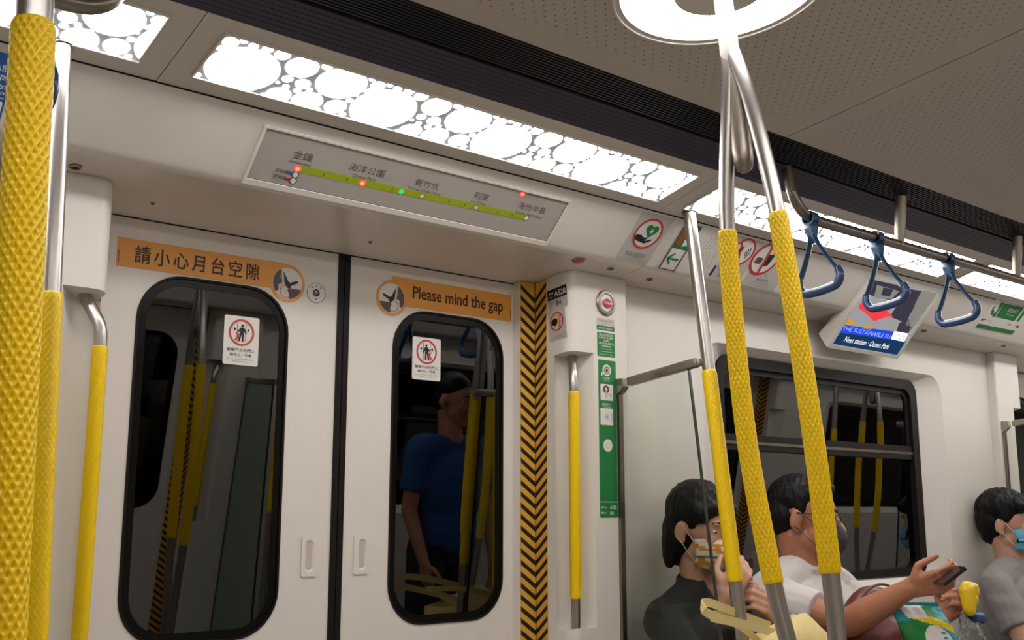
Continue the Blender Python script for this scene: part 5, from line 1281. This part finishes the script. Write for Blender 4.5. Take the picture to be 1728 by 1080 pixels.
# snack packet, clear bag and toy held near the left hand
sp_ = at_y(1572, 1080, 1.60); root = empty('snack_packet', (sp_.x, 1.60, sp_.z - .12), 'shiny green, yellow and white plastic packet below the phone hand', 'packet')
PKM = [M['pk_green'], M['pk_yel'], M['pk_white'], M['pk_teal'], M['pk_pink']]
vs = []; fs = []; fm = []; nu, nv = 56, 56; U = (at_y(1612, 1068, 1.56) - at_y(1522, 1068, 1.64)) / 2; Vv = Vector((-.02, .02, .095))
nn = U.cross(Vv).normalized()
for sgn in (1, -1):
    for j in range(nv + 1):
        for i in range(nu + 1):
            a = i / nu * 2 - 1; b = j / nv * 2 - 1; puff = .030 * (max(0, (1 - a * a) * (1 - b * b))) ** .5
            vs.append(sp_ + U * a * (1 - .06 * b * b) + Vv * b * (1 - .05 * a * a) + nn * sgn * (puff + .004 * noise.noise((a * 3, b * 3, sgn))))
for sd_ in range(2):
    o_ = sd_ * (nu + 1) * (nv + 1)
    for j in range(nv):
        for i in range(nu):
            f = (o_ + j * (nu + 1) + i, o_ + j * (nu + 1) + i + 1, o_ + (j + 1) * (nu + 1) + i + 1, o_ + (j + 1) * (nu + 1) + i); fs.append(f if sd_ == 0 else f[::-1])
            a = (i + .5) / nu * 2 - 1; b = (j + .5) / nv * 2 - 1; k = 0
            if a + b * .35 < -.42: k = 0 if b < .55 else 3
            elif b > .62 and a < .1: k = 2
            elif abs(b - (.58 - a * .28)) < .13: k = 1
            elif math.hypot(a - .12, b + .12) < .52: k = 2
            elif a > .45 and b > -.3: k = 3
            elif b < -.2: k = 1
            else: k = 0
            if math.hypot(a - .02, b + .38) < .14: k = 4
            if abs(a - .38) < .10 and abs(b + .05) < .36 and int((b + 1) * 13) % 2: k = 3
            fm.append(k)
mesh('packet_film', vs, fs, None, root, smooth=True, mats=PKM, fmat=fm)
box('top_seal', (-.5, -.003, 0), (.5, .003, .012), M['pk_teal'], root, xf=lambda v: sp_ + U * v.x * 1.7 + Vv * .94 + nn * v.y + Vector((0, 0, v.z)))
cb = at_y(1640, 1066, 1.57); bm = bmesh.new()
ico(bm, cb + Vector((0, 0, -.06)), (.050, .042, .075), sub=3); caps(bm, cb + Vector((-.012, 0, .0)), .030, cb + Vector((-.030, .0, .045)), .010)
clb = voxel('clear_bag', bm, .005, M['clear'], None, 2, lambda p: .012 * noise.noise((p.x * 40, p.y * 40, p.z * 18)) + .006 * noise.noise((p.x * 90, p.y * 90, p.z * 40)))
tag(clb, 'crumpled clear plastic bag below the yellow toy', 'plastic bag')
ty = at_y(1635, 1006, 1.555); root = empty('toy', ty, 'small yellow and blue plastic toy sticking out of the hand by the packet', 'toy')
px_ = at_y(1645, 1006, 1.555) - ty; ex = px_.normalized(); s1 = px_.length / 10.0 * .80; ez = Vector((0, 0, 1)); ey = ez.cross(ex).normalized()
def tp(x, y, z=0): return ty + ex * x * s1 + ez * (-y) * s1 + ey * z * s1
bm = bmesh.new(); caps(bm, tp(-4, 14), 7 * s1, tp(-1, -6), 8.5 * s1); caps(bm, tp(-2, -10), 6 * s1, tp(12, -8), 6.5 * s1); ico(bm, tp(11, -5), 7 * s1); ico(bm, tp(7, 4), 6.5 * s1)
voxel('toy_body', bm, .0022, M['toyyel'], root, 2)
bm = bmesh.new(); caps(bm, tp(2, 21), 5 * s1, tp(17, 22), 5.5 * s1); ico(bm, tp(19, 24), 5 * s1); voxel('toy_base', bm, .0025, M['toyblue'], root, 2)
tube('toy_ring', [tp(9 + 10 * math.cos(a), 20 + 6 * math.sin(a), 3) for a in [2 * PI * k / 20 for k in range(21)]], 1.3 * s1, M['phone'], root, 8)

# ------------------------------------------------------------------ the opposite side of the car, and its next bay (seen as reflections)
SHIFT = Matrix.Translation((3.91, 0, 0))
FAR = Matrix.Translation((3.903, 0, 0))
for o in list(OPP):
    if o.name in ('door_1', 'door_2', 'trim_6', 'trim_9', 'trim_10', 'trim_11'): mirror_copy(o, T=FAR)
    mirror_copy(o)
    if o.name.split('.')[0] not in ('trim_1', 'trim_2', 'trim_3', 'trim_4', 'trim_5', 'wall_tunnel', 'wall_far_left', 'window_2', 'wall_far_start', 'trim_8', 'door_3', 'wall_far_end'):
        mirror_copy(o, T=SHIFT @ MIR)
mirror_copy(spL, 'left pole of the next portal on the opposite side, seen only as a reflection', T=SHIFT @ MIR)
mirror_copy(spR, 'right pole of the next portal on the opposite side, seen only as a reflection', T=SHIFT @ MIR)
copy_at(fork, (1.26, 0, 0), 'forked grab pole just out of frame at right, seen only as a reflection')
copy_at(fork, (3.9, 0, 0), 'forked grab pole farther along the car, seen only as a reflection')
copy_at(lamp, (3.9, 0, 0), 'round ring lamp farther along the car, outside the frame')
for k in (1, 2, 3): mirror_copy(pan, 'light panel farther along the opposite side, %s, seen only as a reflection' % ('nearest', 'middle', 'farthest')[k - 1], T=Matrix.Translation((2.815 + 1.39 * k, 0, 0)) @ MIR)['group'] = 'light panels farther along'
for k in (1, 2): copy_at(pan, (2.815 + 1.39 * k, 0, 0), 'light panel beyond the right edge of the frame, %s' % ('nearer', 'farther')[k - 1])
mirror_copy(bench, 'blue moulded bench along the opposite wall, seen only as a reflection')
